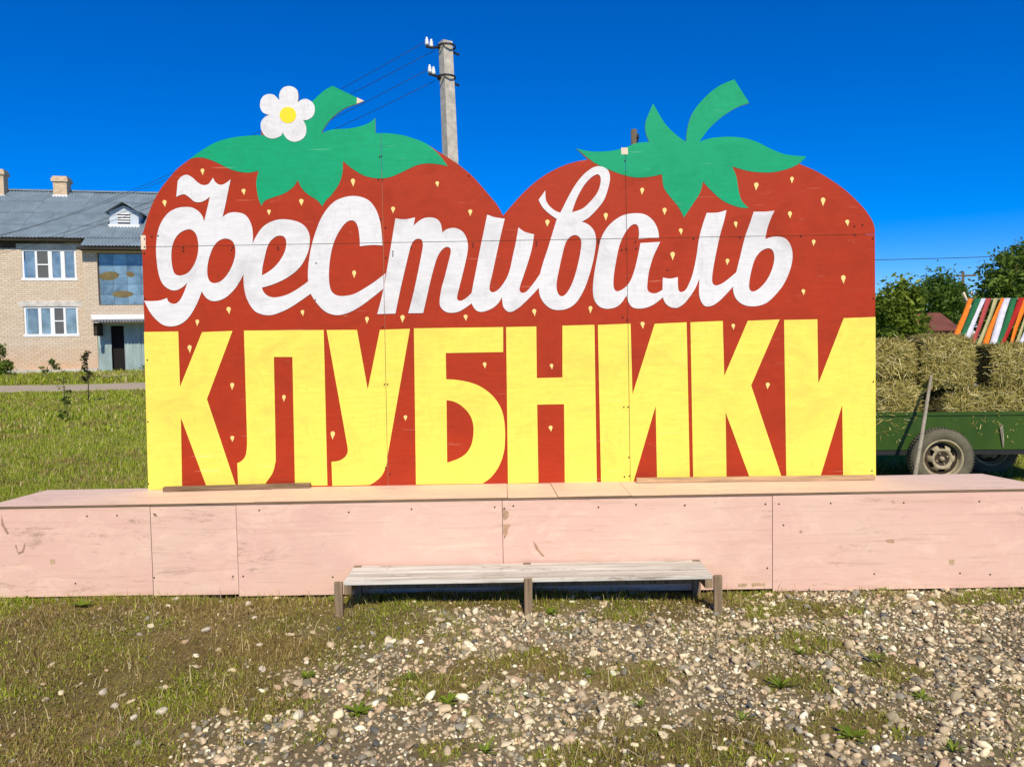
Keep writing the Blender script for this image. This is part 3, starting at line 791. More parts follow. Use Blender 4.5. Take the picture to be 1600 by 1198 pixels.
# seeds
SEEDS = [(Z1, p) for p in [(427, 75), (190, 272), (684, 200), (842, 328), (1044, 265), (1367, 142), (1374, 714), (591, 940), (1052, 956), (394, 1017), (1454, 1000)]]
SEEDS += [(Z2, p) for p in [(494, 152), (217, 313), (699, 330), (1181, 395), (1546, 355), (1450, 935), (1100, 953), (671, 985), (276, 992)]]
SEEDS += [(Z3, p) for p in [(344, 163), (461, 268), (938, 138), (1124, 105), (1286, 218), (1114, 286), (1413, 328), (832, 337), (546, 373), (1237, 431), (503, 500), (788, 531), (1392, 622), (1184, 688), (347, 860), (819, 868)]]
SEEDS += [(Z4, p) for p in [(315, 200), (556, 412), (850, 480), (1127, 690), (557, 710), (1540, 592)]]
SEEDS += [(Z5, p) for p in [(630, 322), (1048, 330), (1042, 717)]] + [(Z6, (951, 417))]
drop = smooth([(0, -.024, 1), (.006, -.008), (.0125, .006), (.011, .016), (0, .022), (-.011, .016), (-.0125, .006), (-.006, -.008)])
bm = fill([[(p.x, p.y) for p in drop]], cut=False)
dme = bpy.data.meshes.new('seed'); bm.to_mesh(dme); bm.free(); dme.materials.append(M['seed'])
for Z, p in SEEDS:
    u, v = suv(*px(Z, p))
    o = obj('seed', dme, None, sign, (u, -.0022, v), (0, rnd.uniform(-.12, .12), 0))
    s_ = rnd.uniform(.85, 1.1); o.scale = (s_, 1, s_ * rnd.uniform(.9, 1.15))
# screws
mb = MB(); mb.lathe([(0.0001, -.003), (.0042, -.0025), (.0048, 0)], 8, 'Y'); sme = mb.mesh('screw'); sme.materials.append(M['screw'])
scr = [px(Z1, p) for p in [(65, 495), (65, 545), (63, 583), (110, 478), (150, 475), (307, 547), (307, 568), (617, 545), (609, 562), (897, 545), (900, 558), (1538, 370), (1570, 422), (1572, 610), (1137, 645), (66, 865), (1132, 875)]]
scr += [px(Z2, p) for p in [(125, 122), (150, 122), (330, 547), (716, 522), (717, 540), (1112, 512), (1112, 530), (1500, 510), (216, 572), (216, 586), (216, 600), (690, 98)]]
scr += [px(Z3, p) for p in [(116, 415), (118, 432), (310, 425), (312, 460), (238, 468), (262, 462), (612, 410), (855, 403), (1170, 396), (1450, 345), (1492, 337), (1452, 390), (1546, 408), (1548, 720), (476, 572), (243, 818), (265, 833)]]
scr += [px(Z4, p) for p in [(75, 263), (78, 613), (82, 965), (1421, 401), (1439, 401), (1412, 75), (1452, 910), (1427, 875)]]
scr += [px(Z6, p) for p in [(186, 530), (209, 530), (189, 900), (215, 896), (213, 797), (1512, 395), (1505, 868), (1505, 890), (180, 52)]] + [px(Z7, p) for p in [(1090, 437), (1100, 432)]] + [px(Z8, (604, 435))]
for p in scr:
    u, v = suv(*p)
    obj('screw', sme, None, sign, (u, -.0038, v))
# timber frame holding the sheets from behind
for pxx in (226, 415, 604, 792, 979, 1170, 1358):
    u = suv(pxx, 560)[0]
    hgt = suv(pxx, 262 if pxx in (604, 979) else 380)[1]
    u = min(max(u, -2.27), 2.27)
    MB().box(u - .022, u + .022, .0125, .06, .0, hgt - .02).build('frame_post', M['post'], sign)
for vv in (.06, JZ, ):
    MB().box(-2.28, 2.28, .061, .105, vv - .04 + .045, vv + .05).build('frame_rail', M['post'], sign)
for u in (-1.6, 0, 1.6):
    MB().bar((u, .12, JZ), (u, 1.35, -ZB - .05), .05, .05).build('brace', M['post'], sign)
u, v = suv(225, 379)
MB().box(u - .018, u + .012, -.004, .012, v - .045, v + .045).build('patch_block', M['beak'], sign)
u, v = suv(976, 234)
MB().box(u - .022, u + .02, -.002, .06, v - .03, v + .012).build('patch_block', M['beak'], sign)

# ------------------------------------------------------------------ pink platform
YF = 4.40                                          # front face
platform = thing('platform', 'long low pink plywood platform under the strawberry sign', 'platform')
yb = at_z(75, 765, ZB).y
yb = max(yb, YS + .05)
xl_b = at_z(75, 764.5, ZB).x; xr_b = at_z(1534, 739.5, ZB).x
xl_f = at_y(-26, 800, YF).x; xr_f = at_y(1652, 773, YF).x
ptop = ZB - .001
th = .012
def prism(poly, z0, z1):
    mb = MB(); n = len(poly)
    mb.add([(x, y, z0) for x, y in poly] + [(x, y, z1) for x, y in poly], [tuple(range(n))[::-1], tuple(range(n, 2 * n))] + [(i, (i + 1) % n, n + (i + 1) % n, n + i) for i in range(n)])
    return mb
def two_mats(me, m0, m1, test):
    me.materials.append(m0); me.materials.append(m1)
    for p in me.polygons: p.material_index = 0 if test(p.normal) else 1
cuts = [((402 + 40, 752), (388, 791)), ((792, 755), (793.5, 786)), ((860, 755), (878, 786)), ((968, 753), (995, 783))]
lines = [(xl_f, xl_b)]
for (a, b_) in cuts:
    A = at_z(*a, ZB); B = at_z(*b_, ZB)
    s_ = (A.x - B.x) / (A.y - B.y)
    lines.append((B.x + s_ * (YF - .005 - B.y), B.x + s_ * (yb - B.y)))
lines.append((xr_f, xr_b))
for i in range(len(lines) - 1):
    (a0_, a1_), (b0_, b1_) = lines[i], lines[i + 1]
    g_ = .0014
    me = prism([(a0_ + g_, YF - .005), (b0_ - g_, YF - .005), (b1_ - g_, yb), (a1_ + g_, yb)], ptop - th, ptop + (0, .0015, -.001, .001, 0)[i]).mesh('deck_panel')
    two_mats(me, M['deck'], M['timber'], lambda n: n.z > .5)
    obj('deck_panel', me, None, platform)
fx = [xl_f + .004] + [at_y(p, 860, YF).x for p in (237, 371, 786, 1207)] + [xr_f - .004]
for i in range(5):
    dy = (0, .0012, 0, .0015, 0)[i]
    low = (.010, .012, .010, .014, .014)[i] - (.055 + .0095 * (fx[i] + fx[i + 1]) / 2)
    me = MB().box(fx[i] + .0015, fx[i + 1] - .0015, YF + dy, YF + dy + .012, low, ptop - th - .001).mesh('front_panel')
    two_mats(me, M['pink'], M['plyedge'], lambda n: n.y < -.5)
    obj('front_panel', me, None, platform)
for s_, (xf_, xb_) in ((-1, (xl_f, xl_b)), (1, (xr_f, xr_b))):
    q = .012
    a = xf_ - s_ * .003; b_ = xb_ - s_ * .003
    prism([(a, YF + .016), (b_, yb - .004), (b_ - s_ * q, yb - .004), (a - s_ * q, YF + .016)], -.05 - .028 * s_, ptop - th - .001).build('end_panel', M['pink'], platform)
MB().box(xl_b + .02, xr_b - .02, yb - .014, yb - .002, -.05, ptop - th - .001).build('back_panel', M['pink'], platform)
for xx in np.linspace(xl_b + .1, xr_b - .1, 6):
    MB().box(xx - .022, xx + .022, YF + .04, yb - .03, -.12, ptop - th - .002).build('joist', M['post'], platform)
dots = [(118, 911), (241, 902), (364, 900), (380, 900), (242, 803), (405, 797), (545, 800), (643, 795), (773, 792), (788, 794), (802, 790), (935, 792), (994, 788), (1070, 789), (1196, 787), (1217, 787), (1298, 786), (1412, 785), (1530, 783), (1224, 820), (1199, 887), (1366, 896), (1500, 895), (1547, 897), (520, 901), (136, 806), (183, 805)]
mb = MB(); mb.lathe([(0.0001, -.002), (.0045, -.0018), (.005, 0)], 8, 'Y'); nme = mb.mesh('nail'); nme.materials.append(M['screw'])
for p in dots:
    q = at_y(*p, YF)
    obj('nail_head', nme, None, platform, (q.x, YF - .0006, q.z))

# chipped paint, scuffs and a painted branch shadow on the front sheets
M['chip'] = simple('bare_chip', (.42, .27, .16), .35, 30, .85, .1)
M['scuff_and_shadow'] = simple('dark_scuff_and_shadow', (.36, .225, .15), .4, 40, .85, .1)  # brown for real scuffs and for the painted branch shadow
M['palechip'] = simple('pale_chip', (.52, .36, .21), .2, 30, .85, .1)
def mark(pts, mat, name='paint_chip', jit=1.2):
    P = []
    for i in range(len(pts)):
        a, b = pts[i], pts[(i + 1) % len(pts)]
        for k in range(4):
            q = k / 4
            P.append((a[0] + (b[0] - a[0]) * q + rnd.uniform(-jit, jit), a[1] + (b[1] - a[1]) * q + rnd.uniform(-jit, jit)))
    V_ = [Vector((p.x, p.z, 0)) for p in (at_y(x, y, YF) for x, y in P)]
    mb = MB(); mb.add([(v.x, YF - .0012, v.y) for v in V_], [tuple(t_) for t_ in geometry.tessellate_polygon([V_])])
    mb.build(name, mat, platform)
mark([(786, 794), (793, 797), (796, 806), (788, 812), (785, 803)], M['chip'])
mark([(787, 820), (797, 818), (793, 832), (787, 840)], M['chip'])
mark([(2, 804), (6, 818), (14, 832), (11, 834), (3, 820)], M['scuff_and_shadow'], 'scuff_and_shadow', .8)  # dark V, upper stroke: a small branch's shadow painted in brown
mark([(25, 850), (29, 862), (35, 860), (38, 848), (40, 850), (37, 863), (29, 866), (24, 853)], M['scuff_and_shadow'], 'scuff_and_shadow', .5)  # lower strokes of the same painted branch shadow
mark([(78, 875), (86, 873), (87, 880), (80, 881)], M['palechip'])
mark([(238, 801), (245, 803), (246, 807), (241, 806)], M['scuff_and_shadow'], 'scuff_and_shadow', .6)
mark([(832, 842), (842, 857), (851, 868), (848, 869), (838, 858)], M['chip'], 'scuff_and_shadow', .5)
mark([(1384, 843), (1397, 842), (1398, 848), (1386, 847)], M['chip'], 'paint_chip', .9)
mark([(1154, 911), (1168, 910), (1168, 915), (1154, 916)], M['palechip'])
mark([(1174, 911), (1195, 909), (1196, 914), (1175, 916)], M['palechip'])
mark([(1483, 874), (1492, 873), (1491, 882), (1484, 881)], M['palechip'])
mark([(1248, 829), (1254, 828), (1252, 833)], M['chip'], 'paint_chip', .7)
# loose battens lying at the foot of the sign
def batten(x0, y0, x1, y1, hgt, dep, mat, label):
    a = at_z(x0, y0, ZB); b_ = at_z(x1, y1, ZB)
    yy0, yy1 = min(a.y, YS - .045), min(b_.y, YS - .045)
    o = thing('timber_batten', label, 'batten', (a.x, yy0, ptop + .001), math.atan2(yy1 - yy0, b_.x - a.x))
    L = math.hypot(b_.x - a.x, yy1 - yy0)
    MB().box(0, L, 0, dep, 0, hgt, b=.003).build('board', mat, o)
    return o
batten(254, 768.5, 487, 761, .030, .035, M['timber'], 'dark weathered batten lying below the yellow letters by the sign corner')
batten(995, 754.5, 1368, 750, .030, .030, M['timber2'], 'pale brown batten lying below the last yellow letters')

# ------------------------------------------------------------------ low step bench
YB0 = 4.085
zt = at_y(822, 903.5, YB0).z
A = at_y(536, 904, YB0); B = at_y(1114, 904, YB0)
bench = thing('step_bench', 'low weathered white plank bench in front of the platform', 'bench', ((A.x + B.x) / 2, YB0, 0))
L = (B.x - A.x) / 2
DEP = .288
zt = zt + 0.0
for i, (y0, y1) in enumerate(((.0, .145), (.152, DEP))):
    MB().box(-L, L, y0, y1, zt - .022, zt + (.002 if i else 0), b=.003).build('plank', M['bench'], bench)
for xx in (-L, 0, L):
    xo = -.03 if xx < 0 else (.03 if xx > 0 else 0)
    wd = .022
    for (ya, yb_) in ((-.024, -.001), (DEP - .030, DEP + .002)):
        xq = xx + xo * .75 if ya < 0 else xx - xo * .8
        MB().box(xq - wd, xq + wd, ya, yb_, -.14, zt + (.0035 if ya < 0 else .0045), b=.002).build('leg', M['benchleg'], bench)
    MB().box(xx - .02 + (.022 if xx < 0 else -.022 if xx > 0 else 0), xx + .02 + (.022 if xx < 0 else -.022 if xx > 0 else 0), .0, DEP, zt - .07, zt - .0225).build('crosspiece', M['benchleg'], bench)
MB().box(-L + .05, L - .05, DEP - .03, DEP - .002, zt - .125, zt - .0235).build('apron', M['benchleg'], bench)  # made deep so its brown hides the bluish shade on the platform front

# ------------------------------------------------------------------ far house on the left
HA = R(11.5)
d0 = at_y(185, 572, 37.0)
HX = Vector((math.cos(HA), math.sin(HA), 0)); HY = Vector((-math.sin(HA), math.cos(HA), 0))
HZ0 = gzs(d0.x, d0.y) - .05
HO = Vector((d0.x, d0.y, HZ0))
house = thing('brick_house', 'two storey pale brick house with grey corrugated roof behind the lawn', 'house', HO, HA)
def hp(x, y, dep=0.0):
    """pixel -> house local (along facade, up) on the plane dep behind the facade"""
    q = at_plane(x, y, HO + HY * dep, -HY) - HO
    return q.dot(HX), q.z
PRO = -.55                                   # the stair bay stands proud of the main wall
xl, xr = hp(-190, 480)[0], hp(132, 480)[0]
xe = xr + 14
ztop = hp(60, 372)[1] + .1
def wall_with_holes(name, x0, x1, z0, z1, holes, y, thick, mat, parent):
    xs_ = sorted({x0, x1, *[v for h in holes for v in (h[0], h[1])]}); zs_ = sorted({z0, z1, *[v for h in holes for v in (h[2], h[3])]})
    mb = MB()
    for i in range(len(xs_) - 1):
        for j in range(len(zs_) - 1):
            cx_, cz_ = (xs_[i] + xs_[i + 1]) / 2, (zs_[j] + zs_[j + 1]) / 2
            if any(h[0] < cx_ < h[1] and h[2] < cz_ < h[3] for h in holes): continue
            mb.add([(xs_[i], y, zs_[j]), (xs_[i + 1], y, zs_[j]), (xs_[i + 1], y, zs_[j + 1]), (xs_[i], y, zs_[j + 1])], [(0, 1, 2, 3)])
    for h in holes:                          # reveals
        a, b, c, e = h
        mb.add([(a, y, c), (b, y, c), (b, y, e), (a, y, e), (a, y + thick, c), (b, y + thick, c), (b, y + thick, e), (a, y + thick, e)], [(0, 1, 5, 4), (1, 2, 6, 5), (2, 3, 7, 6), (3, 0, 4, 7)])
    me = bpy.data.meshes.new(name); me.from_pydata(mb.v, [], mb.f); me.update()
    return obj(name, me, mat, parent)
wins = []
for (a, b, c, e) in [(35, 437, 118, 390), (38.5, 525, 121, 478.5)]:
    x0, z0 = hp(a, b); x1, z1 = hp(c, e)
    wins.append((x0, x1, z0, z1))
more = []
for k in (1, 2):
    for wv in wins: more.append((wv[0] - 4.1 * k, wv[1] - 4.1 * k, wv[2], wv[3]))
wall_with_holes('wall', xl, xr, 0, ztop, wins + [m_ for m_ in more if m_[0] > xl + .3], 0, .2, M['brick'], house)
paneX = [[(235, 325), (345, 445), (482, 562), (600, 680)], [(235, 325), (350, 425), (460, 535), (555, 640)]]
for i, (x0, x1, z0, z1) in enumerate(wins + [m_ for m_ in more if m_[0] > xl + .3]):
    rowk = i % 2
    win = MB()
    fr = .085; y0, y1 = .05, .13
    win.box(x0 - .04, x1 + .04, y0 - .07, y1, z0 - .04, z0 + fr)          # sill rail
    win.box(x0, x1, y0, y1, z1 - fr, z1); win.box(x0, x0 + fr, y0, y1, z0 + fr, z1 - fr); win.box(x1 - fr, x1, y0, y1, z0 + fr, z1 - fr)
    ps = paneX[rowk]; s0, s1 = (205, 710) if rowk == 0 else (207, 660)
    f = lambda q: x0 + (q - s0) / (s1 - s0) * (x1 - x0)
    for q in range(3):
        win.box(f(ps[q][1]), f(ps[q + 1][0]), y0, y1, z0 + fr, z1 - fr)
    sc_i = 1 if rowk == 0 else 2
    win.box(f(ps[sc_i][0]), f(ps[sc_i][1]), y0, y1, (z0 + z1) / 2 - .03, (z0 + z1) / 2 + .03)
    wo = win.build('window', M['upvc'], house)
    for q in range(4):
        MB().box(f(ps[q][0]) - .02, f(ps[q][1]) + .02, .09, .1, z0 + fr - .02, z1 - fr + .02).build('pane', M['screen'] if q == sc_i else M['glass'], wo)
        if q in (0, 3) and rowk == 0 or q in (0, 1) and rowk == 1:
            MB().box(f(ps[q][0]) - .02, f(ps[q][0]) + .22 * (1 + q * .4), .115, .12, z0 + fr - .02, z1 - fr + .02).build('curtain', M['whitetrim'], wo)
    MB().box(x0 - .2, x1 + .2, -.006, .05, z1 + .002, z1 + .26).build('lintel', M['plinth'], house)
# stair bay
bx0, bx1 = hp(132, 480, PRO)[0], hp(132, 480, PRO)[0] + 5.6
zbay = hp(180, 386, PRO)[1]
gx0, gz0 = hp(154.5, 477, PRO); gz1 = hp(154.5, 395, PRO)[1]; gx1 = gx0 + 3.1
dx0, dz1 = hp(172.5, 509, PRO); dx1 = hp(193, 509, PRO)[0]; dz0 = 0.02
vx0 = hp(152.5, 540, PRO)[0]; vx1 = vx0 + 3.3
wall_with_holes('stair_bay', bx0, bx1, 0, zbay, [(gx0, gx1, gz0, gz1), (vx0, vx1, 0, dz1 + .1)], PRO, .25, M['brick'], house)
MB().box(bx0 - .001, bx0 + .2, PRO + .002, .05, 0, zbay).build('bay_side', M['brick'], house)
MB().box(bx1 - .2, bx1 + .001, PRO + .002, .05, 0, zbay).build('bay_side', M['brick'], house)
wall_with_holes('wall', bx1, xe, 0, ztop, [], 0, .2, M['brick'], house)
MB().box(xe - .2, xe, .01, 9, 0, ztop).build('gable_wall', M['brick'], house)
MB().box(xl, xl + .2, .01, 9, 0, ztop).build('gable_wall', M['brick'], house)
# blue stairwell glazing: a grid of panes with brown ovals
glz = MB().box(gx0, gx1, PRO + .2, PRO + .22, gz0, gz1).build('stair_window', M['timber'], house)
nx, nz = 5, 5
for i in range(nx):
    for j in range(nz):
        a = gx0 + .03 + (gx1 - gx0 - .06) * i / nx; b = gx0 + .03 + (gx1 - gx0 - .06) * (i + 1) / nx
        c = gz0 + .03 + (gz1 - gz0 - .06) * j / nz; e = gz0 + .03 + (gz1 - gz0 - .06) * (j + 1) / nz
        MB().box(a + .006, b - .006, PRO + .17, PRO + .199, c + .006, e - .006).build('pane', M['glassblock'], glz)
def oval(px0, px1, py0, py1, tilt=0, halves=(1, 1)):
    a, c = hp(px0, py1, PRO + .15); b, e = hp(px1, py0, PRO + .15)
    mb = MB(); n = 24
    pts = []
    for k in range(n):
        q = 2 * PI * k / n
        sx_ = math.copysign(abs(math.cos(q)) ** 1.25, math.cos(q)); u = sx_ * (b - a) / 2; v = math.sin(q) * (e - c) / 2 * (halves[0] if math.sin(q) > 0 else halves[1])
        pts.append(((a + b) / 2 + u * math.cos(tilt) - v * math.sin(tilt), PRO + .165, (c + e) / 2 + u * math.sin(tilt) + v * math.cos(tilt)))
    mb.add(pts + [(p[0], PRO + .172, p[2]) for p in pts], [tuple(range(n))] + [(i, (i + 1) % n, n + (i + 1) % n, n + i) for i in range(n)])
    mb.build('oval_mark', M['oval'], glz)
oval(155, 186, 424, 438, .10); oval(197, 210, 424, 433, -.2); oval(175, 208, 454, 465)
# door, tin sheets, canopy
MB().box(vx0 - .1, vx1 + .1, PRO + .26, PRO + .30, 0, dz1 + .2).build('doorway', M['dark'], house)
def corr(x0, x1, z0, z1, y, pitch=.13, amp=.02):
    mb = MB(); n = max(4, int((x1 - x0) / pitch * 6)); vs = []
    for k in range(n + 1):
        x = x0 + (x1 - x0) * k / n
        vs += [(x, y + amp * math.sin(2 * PI * x / pitch), z0), (x, y + amp * math.sin(2 * PI * x / pitch), z1)]
    mb.add(vs, [(2 * k, 2 * k + 2, 2 * k + 3, 2 * k + 1) for k in range(n)])
    return mb
zmid = dz1 * .55
corr(vx0, dx0, 0.02, zmid, PRO + .03).build('tin_sheet', M['tin'], house, smooth=True)
corr(vx0, dx0, zmid - .03, dz1 + .1, PRO + .06, .9, .01).build('tin_sheet', M['tin'], house, smooth=True)
corr(dx1, dx1 + .72, 0.02, dz1 + .1, PRO + .04, .16, .025).build('tin_sheet', M['tin'], house, smooth=True)
corr(dx1 + .7, vx1, 0.02, dz1 + .1, PRO + .065, .16, .025).build('tin_sheet', M['tin'], house, smooth=True)
MB().box(dx0, dx1, PRO + .03, PRO + .06, dz1, dz1 + .12).build('door_head', M['tin'], house)
CF = PRO - .95
cx0, cz1 = hp(142, 491.5, CF); cz0 = hp(142, 499, CF)[1]; cx1 = cx0 + 3.7
MB().box(cx0, cx1, CF, CF + .04, cz0, cz1).build('canopy_fascia', M['whitetrim'], house)
cm = MB(); n = int((cx1 - cx0) / .13 * 6); vs = []
for k in range(n + 1):
    x = cx0 + (cx1 - cx0) * k / n; wv = .022 * math.sin(2 * PI * x / .13)
    vs += [(x, CF - .09, cz0 - .13 + wv), (x, PRO - .01, cz0 + .06 + wv)]
cm.add(vs, [(2 * k, 2 * k + 2, 2 * k + 3, 2 * k + 1) for k in range(n)])
cm.build('canopy_roof', M['canopyslate'], house, smooth=True)
MB().box(cx0 + .05, cx0 + .2, CF + .1, PRO - .005, cz0 - .75, cz0 - .16).build('canopy_end_block', M['soffit'], house)  # near-black block filling the dark area below the canopy end
MB().box(cx1 - .2, cx1 - .05, CF + .1, PRO - .005, cz0 - .75, cz0 - .16).build('canopy_end_block', M['soffit'], house)
MB().box(xl, bx0 - .01, -.14, -.004, 0, .28).build('plinth', M['plinth'], house)
MB().box(bx0 + .02, vx0 - .02, PRO - .10, PRO - .004, 0, .30).build('plinth', M['plinth'], house)
# roof: eave, ridge, corrugated sheets one by one
RD = 4.6
ez = hp(60, 371, -.45)[1]; ez2 = hp(180, 384.5, PRO - .5)[1]
rz = hp(60, 298.5, RD)[1]
roof = MB().box(xl - .5, xe + .5, RD - .12, RD + .12, rz - .02, rz + .06).build('roof', M['slate'], house)
slope = (rz - ez) / (RD + .45); SL = math.hypot(rz - ez, RD + .45); ang = math.atan(slope)
def sheet_mesh(wd, ln):
    n = int(round(wd / .15)) * 6; vs = []
    for j in range(3):
        for k in range(n + 1):
            x = wd * k / n
            vs.append((x, ln * j / 2, .026 * math.sin(2 * PI * x / .15)))
    fs = [(j * (n + 1) + k, j * (n + 1) + k + 1, (j + 1) * (n + 1) + k + 1, (j + 1) * (n + 1) + k) for j in range(2) for k in range(n)]
    me = bpy.data.meshes.new('slate_sheet'); me.from_pydata(vs, [], fs); me.polygons.foreach_set('use_smooth', [True] * len(fs)); me.materials.append(M['slate']); me.update(); return me
rows = 4
sm = sheet_mesh(1.05, SL / rows + .12)
ncol = int((xe - xl + 1) / 1.05)
for i in range(ncol):
    for j in range(rows):
        s0 = SL * j / rows
        obj('slate_sheet', sm, None, roof, (xl - .5 + i * 1.05, -.45 + s0 * math.cos(ang) - .02, ez + s0 * math.sin(ang) + .012 * (i % 2) + rnd.uniform(-.006, .006)), (ang - R(.7), 0, rnd.uniform(-.004, .004)))
# lower strip over the stair bay
ex0 = hp(126.5, 380, PRO - .5)[0]
y2 = -.45 - (ez - ez2) / slope
s2 = sheet_mesh(1.05, math.hypot(ez - ez2, y2 + .45) + .15)
for i in range(5):
    obj('slate_sheet', s2, None, roof, (ex0 + i * 1.05, y2, ez2), (ang, 0, 0))
# back slope so the house is whole
MB().add([(xl - .5, RD, rz), (xe + .5, RD, rz), (xe + .5, 2 * RD + .45, ez), (xl - .5, 2 * RD + .45, ez)], [(0, 1, 2, 3)]).build('back_slope', M['slate'], roof)
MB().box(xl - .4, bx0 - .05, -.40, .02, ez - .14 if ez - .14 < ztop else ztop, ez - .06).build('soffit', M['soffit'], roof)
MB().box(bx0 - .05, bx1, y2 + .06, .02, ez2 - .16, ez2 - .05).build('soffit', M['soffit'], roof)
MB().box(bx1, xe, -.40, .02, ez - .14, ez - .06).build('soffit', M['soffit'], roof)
MB().box(xl, xe, .0, .05, ez - .45, ez - .14).build('eave_shadow', M['soffit'], roof)  # eave shadow put on the wall as a dark strip
def chimney(pxl, pxr, pyt, dep, lab=None):
    x0, z1 = hp(pxl, pyt, dep); x1 = hp(pxr, pyt, dep)[0]
    wd = x1 - x0
    mb = MB(); mb.box(x0, x1, dep, dep + wd, rz - 1.4, z1 - .28)
    mb.box(x0 - .07, x1 + .07, dep - .07, dep + wd + .07, z1 - .28, z1 - .10); mb.box(x0 - .02, x1 + .02, dep - .02, dep + wd + .02, z1 - .10, z1)
    c = mb.build('chimney', M['chimney'], roof)
    zb_ = hp(pxl, 306, dep)[1]
    MB().box(x0 - .03, x1 + .03, dep - .04, dep + .3, zb_ - .30, zb_ + .05).build('flashing', M['whitetrim'], roof)
chimney(82, 103.5, 275, RD - .55); chimney(-14, 4.5, 264, RD - .6)
# dormer
DD = min((abs(hp(193, 354, d_)[1] - (ez + slope * (d_ + .45))), d_) for d_ in np.linspace(-.3, 4, 90))[1]
ax, az = hp(171.5, 353.5, DD); bx_, bz_ = hp(216, 331, DD); mx, mz = hp(191.5, 317, DD)
dm = MB()
dm.add([(ax, DD, az), (bx_, DD, az), (bx_, DD, bz_), ((ax + bx_) / 2, DD, mz - .12), (ax, DD, bz_)], [(0, 1, 2, 3, 4)])
dm.add([(ax, DD, az), (ax, DD, bz_), (ax, DD + 2, bz_), (ax, DD + 2, az)], [(0, 1, 2, 3)])
dm.add([(bx_, DD, az), (bx_, DD, bz_), (bx_, DD + 2, bz_), (bx_, DD + 2, az)], [(0, 1, 2, 3)])
dor = dm.build('dormer', M['dormer'], roof)
for s_ in (-1, 1):
    e0 = Vector(((ax + bx_) / 2, 0, mz)); e1 = Vector((((ax if s_ < 0 else bx_) + s_ * .16), 0, bz_ - .10))
    vs = []
    for p in (e0, e1):
        for yy in (DD - .28, DD + 2):
            vs += [(p.x, yy, p.z), (p.x, yy, p.z + .06)]
    MB().add(vs, [(0, 4, 6, 2), (1, 3, 7, 5), (0, 1, 5, 4), (2, 6, 7, 3), (4, 5, 7, 6)]).build('dormer_roof', M['slate'], roof)
lx0, lz0 = hp(184, 349, DD - .02); lx1, lz1 = hp(202.5, 332.5, DD - .02)
MB().box(lx0, lx1, DD - .03, DD - .01, lz0, lz1).build('louvre_opening', M['dark'], roof)
for k in range(4):
    zz = lz0 + (lz1 - lz0) * (k + .35) / 4
    MB().box(lx0, lx1, DD - .07, DD - .035, zz, zz + .07).build('louvre_slat', M['whitetrim'], roof)
MB().box(ax - .05, bx_ + .05, DD - .06, DD - .01, az - .05, az + .08).build('dormer_sill', M['whitetrim'], roof)
# paved apron in front of the entrance
q = [at_z(*p, HZ0 + .07) for p in ((147, 574), (233, 572), (226, 584), (170, 589), (140, 583))]
prism([(p.x, p.y) for p in q], HZ0 - .1, HZ0 + .085).build('entrance_apron', M['dirt'])['kind'] = 'structure'

# ------------------------------------------------------------------ foliage helpers
def leaf_mesh(name, centers, size, cols, mat, up_bias=.3):
    n = len(centers)
    a = rng.normal(size=(n, 3)); a[:, 2] = np.abs(a[:, 2]) * .6; a /= np.linalg.norm(a, axis=1)[:, None]
    b = rng.normal(size=(n, 3)); b[:, 2] += up_bias; b = np.cross(a, b); b /= np.linalg.norm(b, axis=1)[:, None] + 1e-9
    nrm = np.cross(a, b)
    s = size[:, None]
    c = centers
    V = np.stack([c - a * s, c + b * s * .42 + nrm * s * .12, c + a * s, c - b * s * .42 + nrm * s * .12], 1)
    i = np.arange(n)[:, None, None] * 4
    F = (np.array([[0, 1, 2], [0, 2, 3]])[None] + i).reshape(-1, 3)
    return np_mesh(name, V.reshape(-1, 3), F, np.repeat(cols, 4, 0), False, mat)
def tree(name, label, cat, base, height, lobes, nleaf, lsize, c0, c1, trunk=.12, group=None):
    """lobes: (dx, dy, z, rx, ry, rz) relative to the base"""
    o = thing(name, label, cat, base, rnd.uniform(0, .3), group)
    mb = MB()
    zt_ = height * .62
    mb.tube([(0, 0, -.1), (trunk * .4, 0, zt_ * .4), (0, trunk * .5, zt_ * .75), (trunk * .3, 0, zt_)], [trunk, trunk * .8, trunk * .55, trunk * .25], 8)
    for (dx, dy, z, rx, ry, rz_) in lobes:
        h0 = zt_ * rnd.uniform(.25, .6)
        mb.tube([(0, 0, h0), (dx * .5, dy * .5, (h0 + z) / 2), (dx, dy, z), (dx + rnd.uniform(-.3, .3) * rx, dy, z + rz_ * .6)], [trunk * .5, trunk * .35, trunk * .2, trunk * .06], 6)
    mb.build('trunk', M['bark'], o, smooth=True)
    vol = np.array([l[3] * l[4] * l[5] for l in lobes]) ** .7; vol /= vol.sum()
    cs = []; cl = []
    for l, f in zip(lobes, vol):
        n = int(nleaf * f)
        ncl = max(8, n // 55)
        d = rng.normal(size=(ncl, 3)); d /= np.linalg.norm(d, axis=1)[:, None]
        rr = rng.uniform(.35, 1.08, (ncl, 1)) ** .6
        cc = d * rr * np.array(l[3:6]) + np.array(l[:3])
        k = rng.integers(0, ncl, n)
        sp = rng.uniform(.10, .24, ncl)[k][:, None] * np.array([l[3], l[4], l[5]]) 
        p = cc[k] + rng.normal(size=(n, 3)) * sp
        shade = rng.uniform(0, 1, ncl)[k]
        cs.append(p); cl.append(mixc(c0, c1, np.clip(shade * .7 + rng.uniform(0, .4, n), 0, 1)[:, None]))
    p = np.concatenate(cs); c = np.concatenate(cl)
    keep = p[:, 2] > .03
    p, c = p[keep], c[keep]
    obj('crown', leaf_mesh('crown', p, lsize * rng.uniform(.6, 1.4, len(p)), c, M['leaf']), None, o)
    return o
def ground_at(pxx, Y, drop=0):
    x = at_y(pxx, 560, Y).x
    return (x, Y, gzs(x, Y) - drop)
D0, D1 = (.035, .075, .008), (.19, .27, .035)
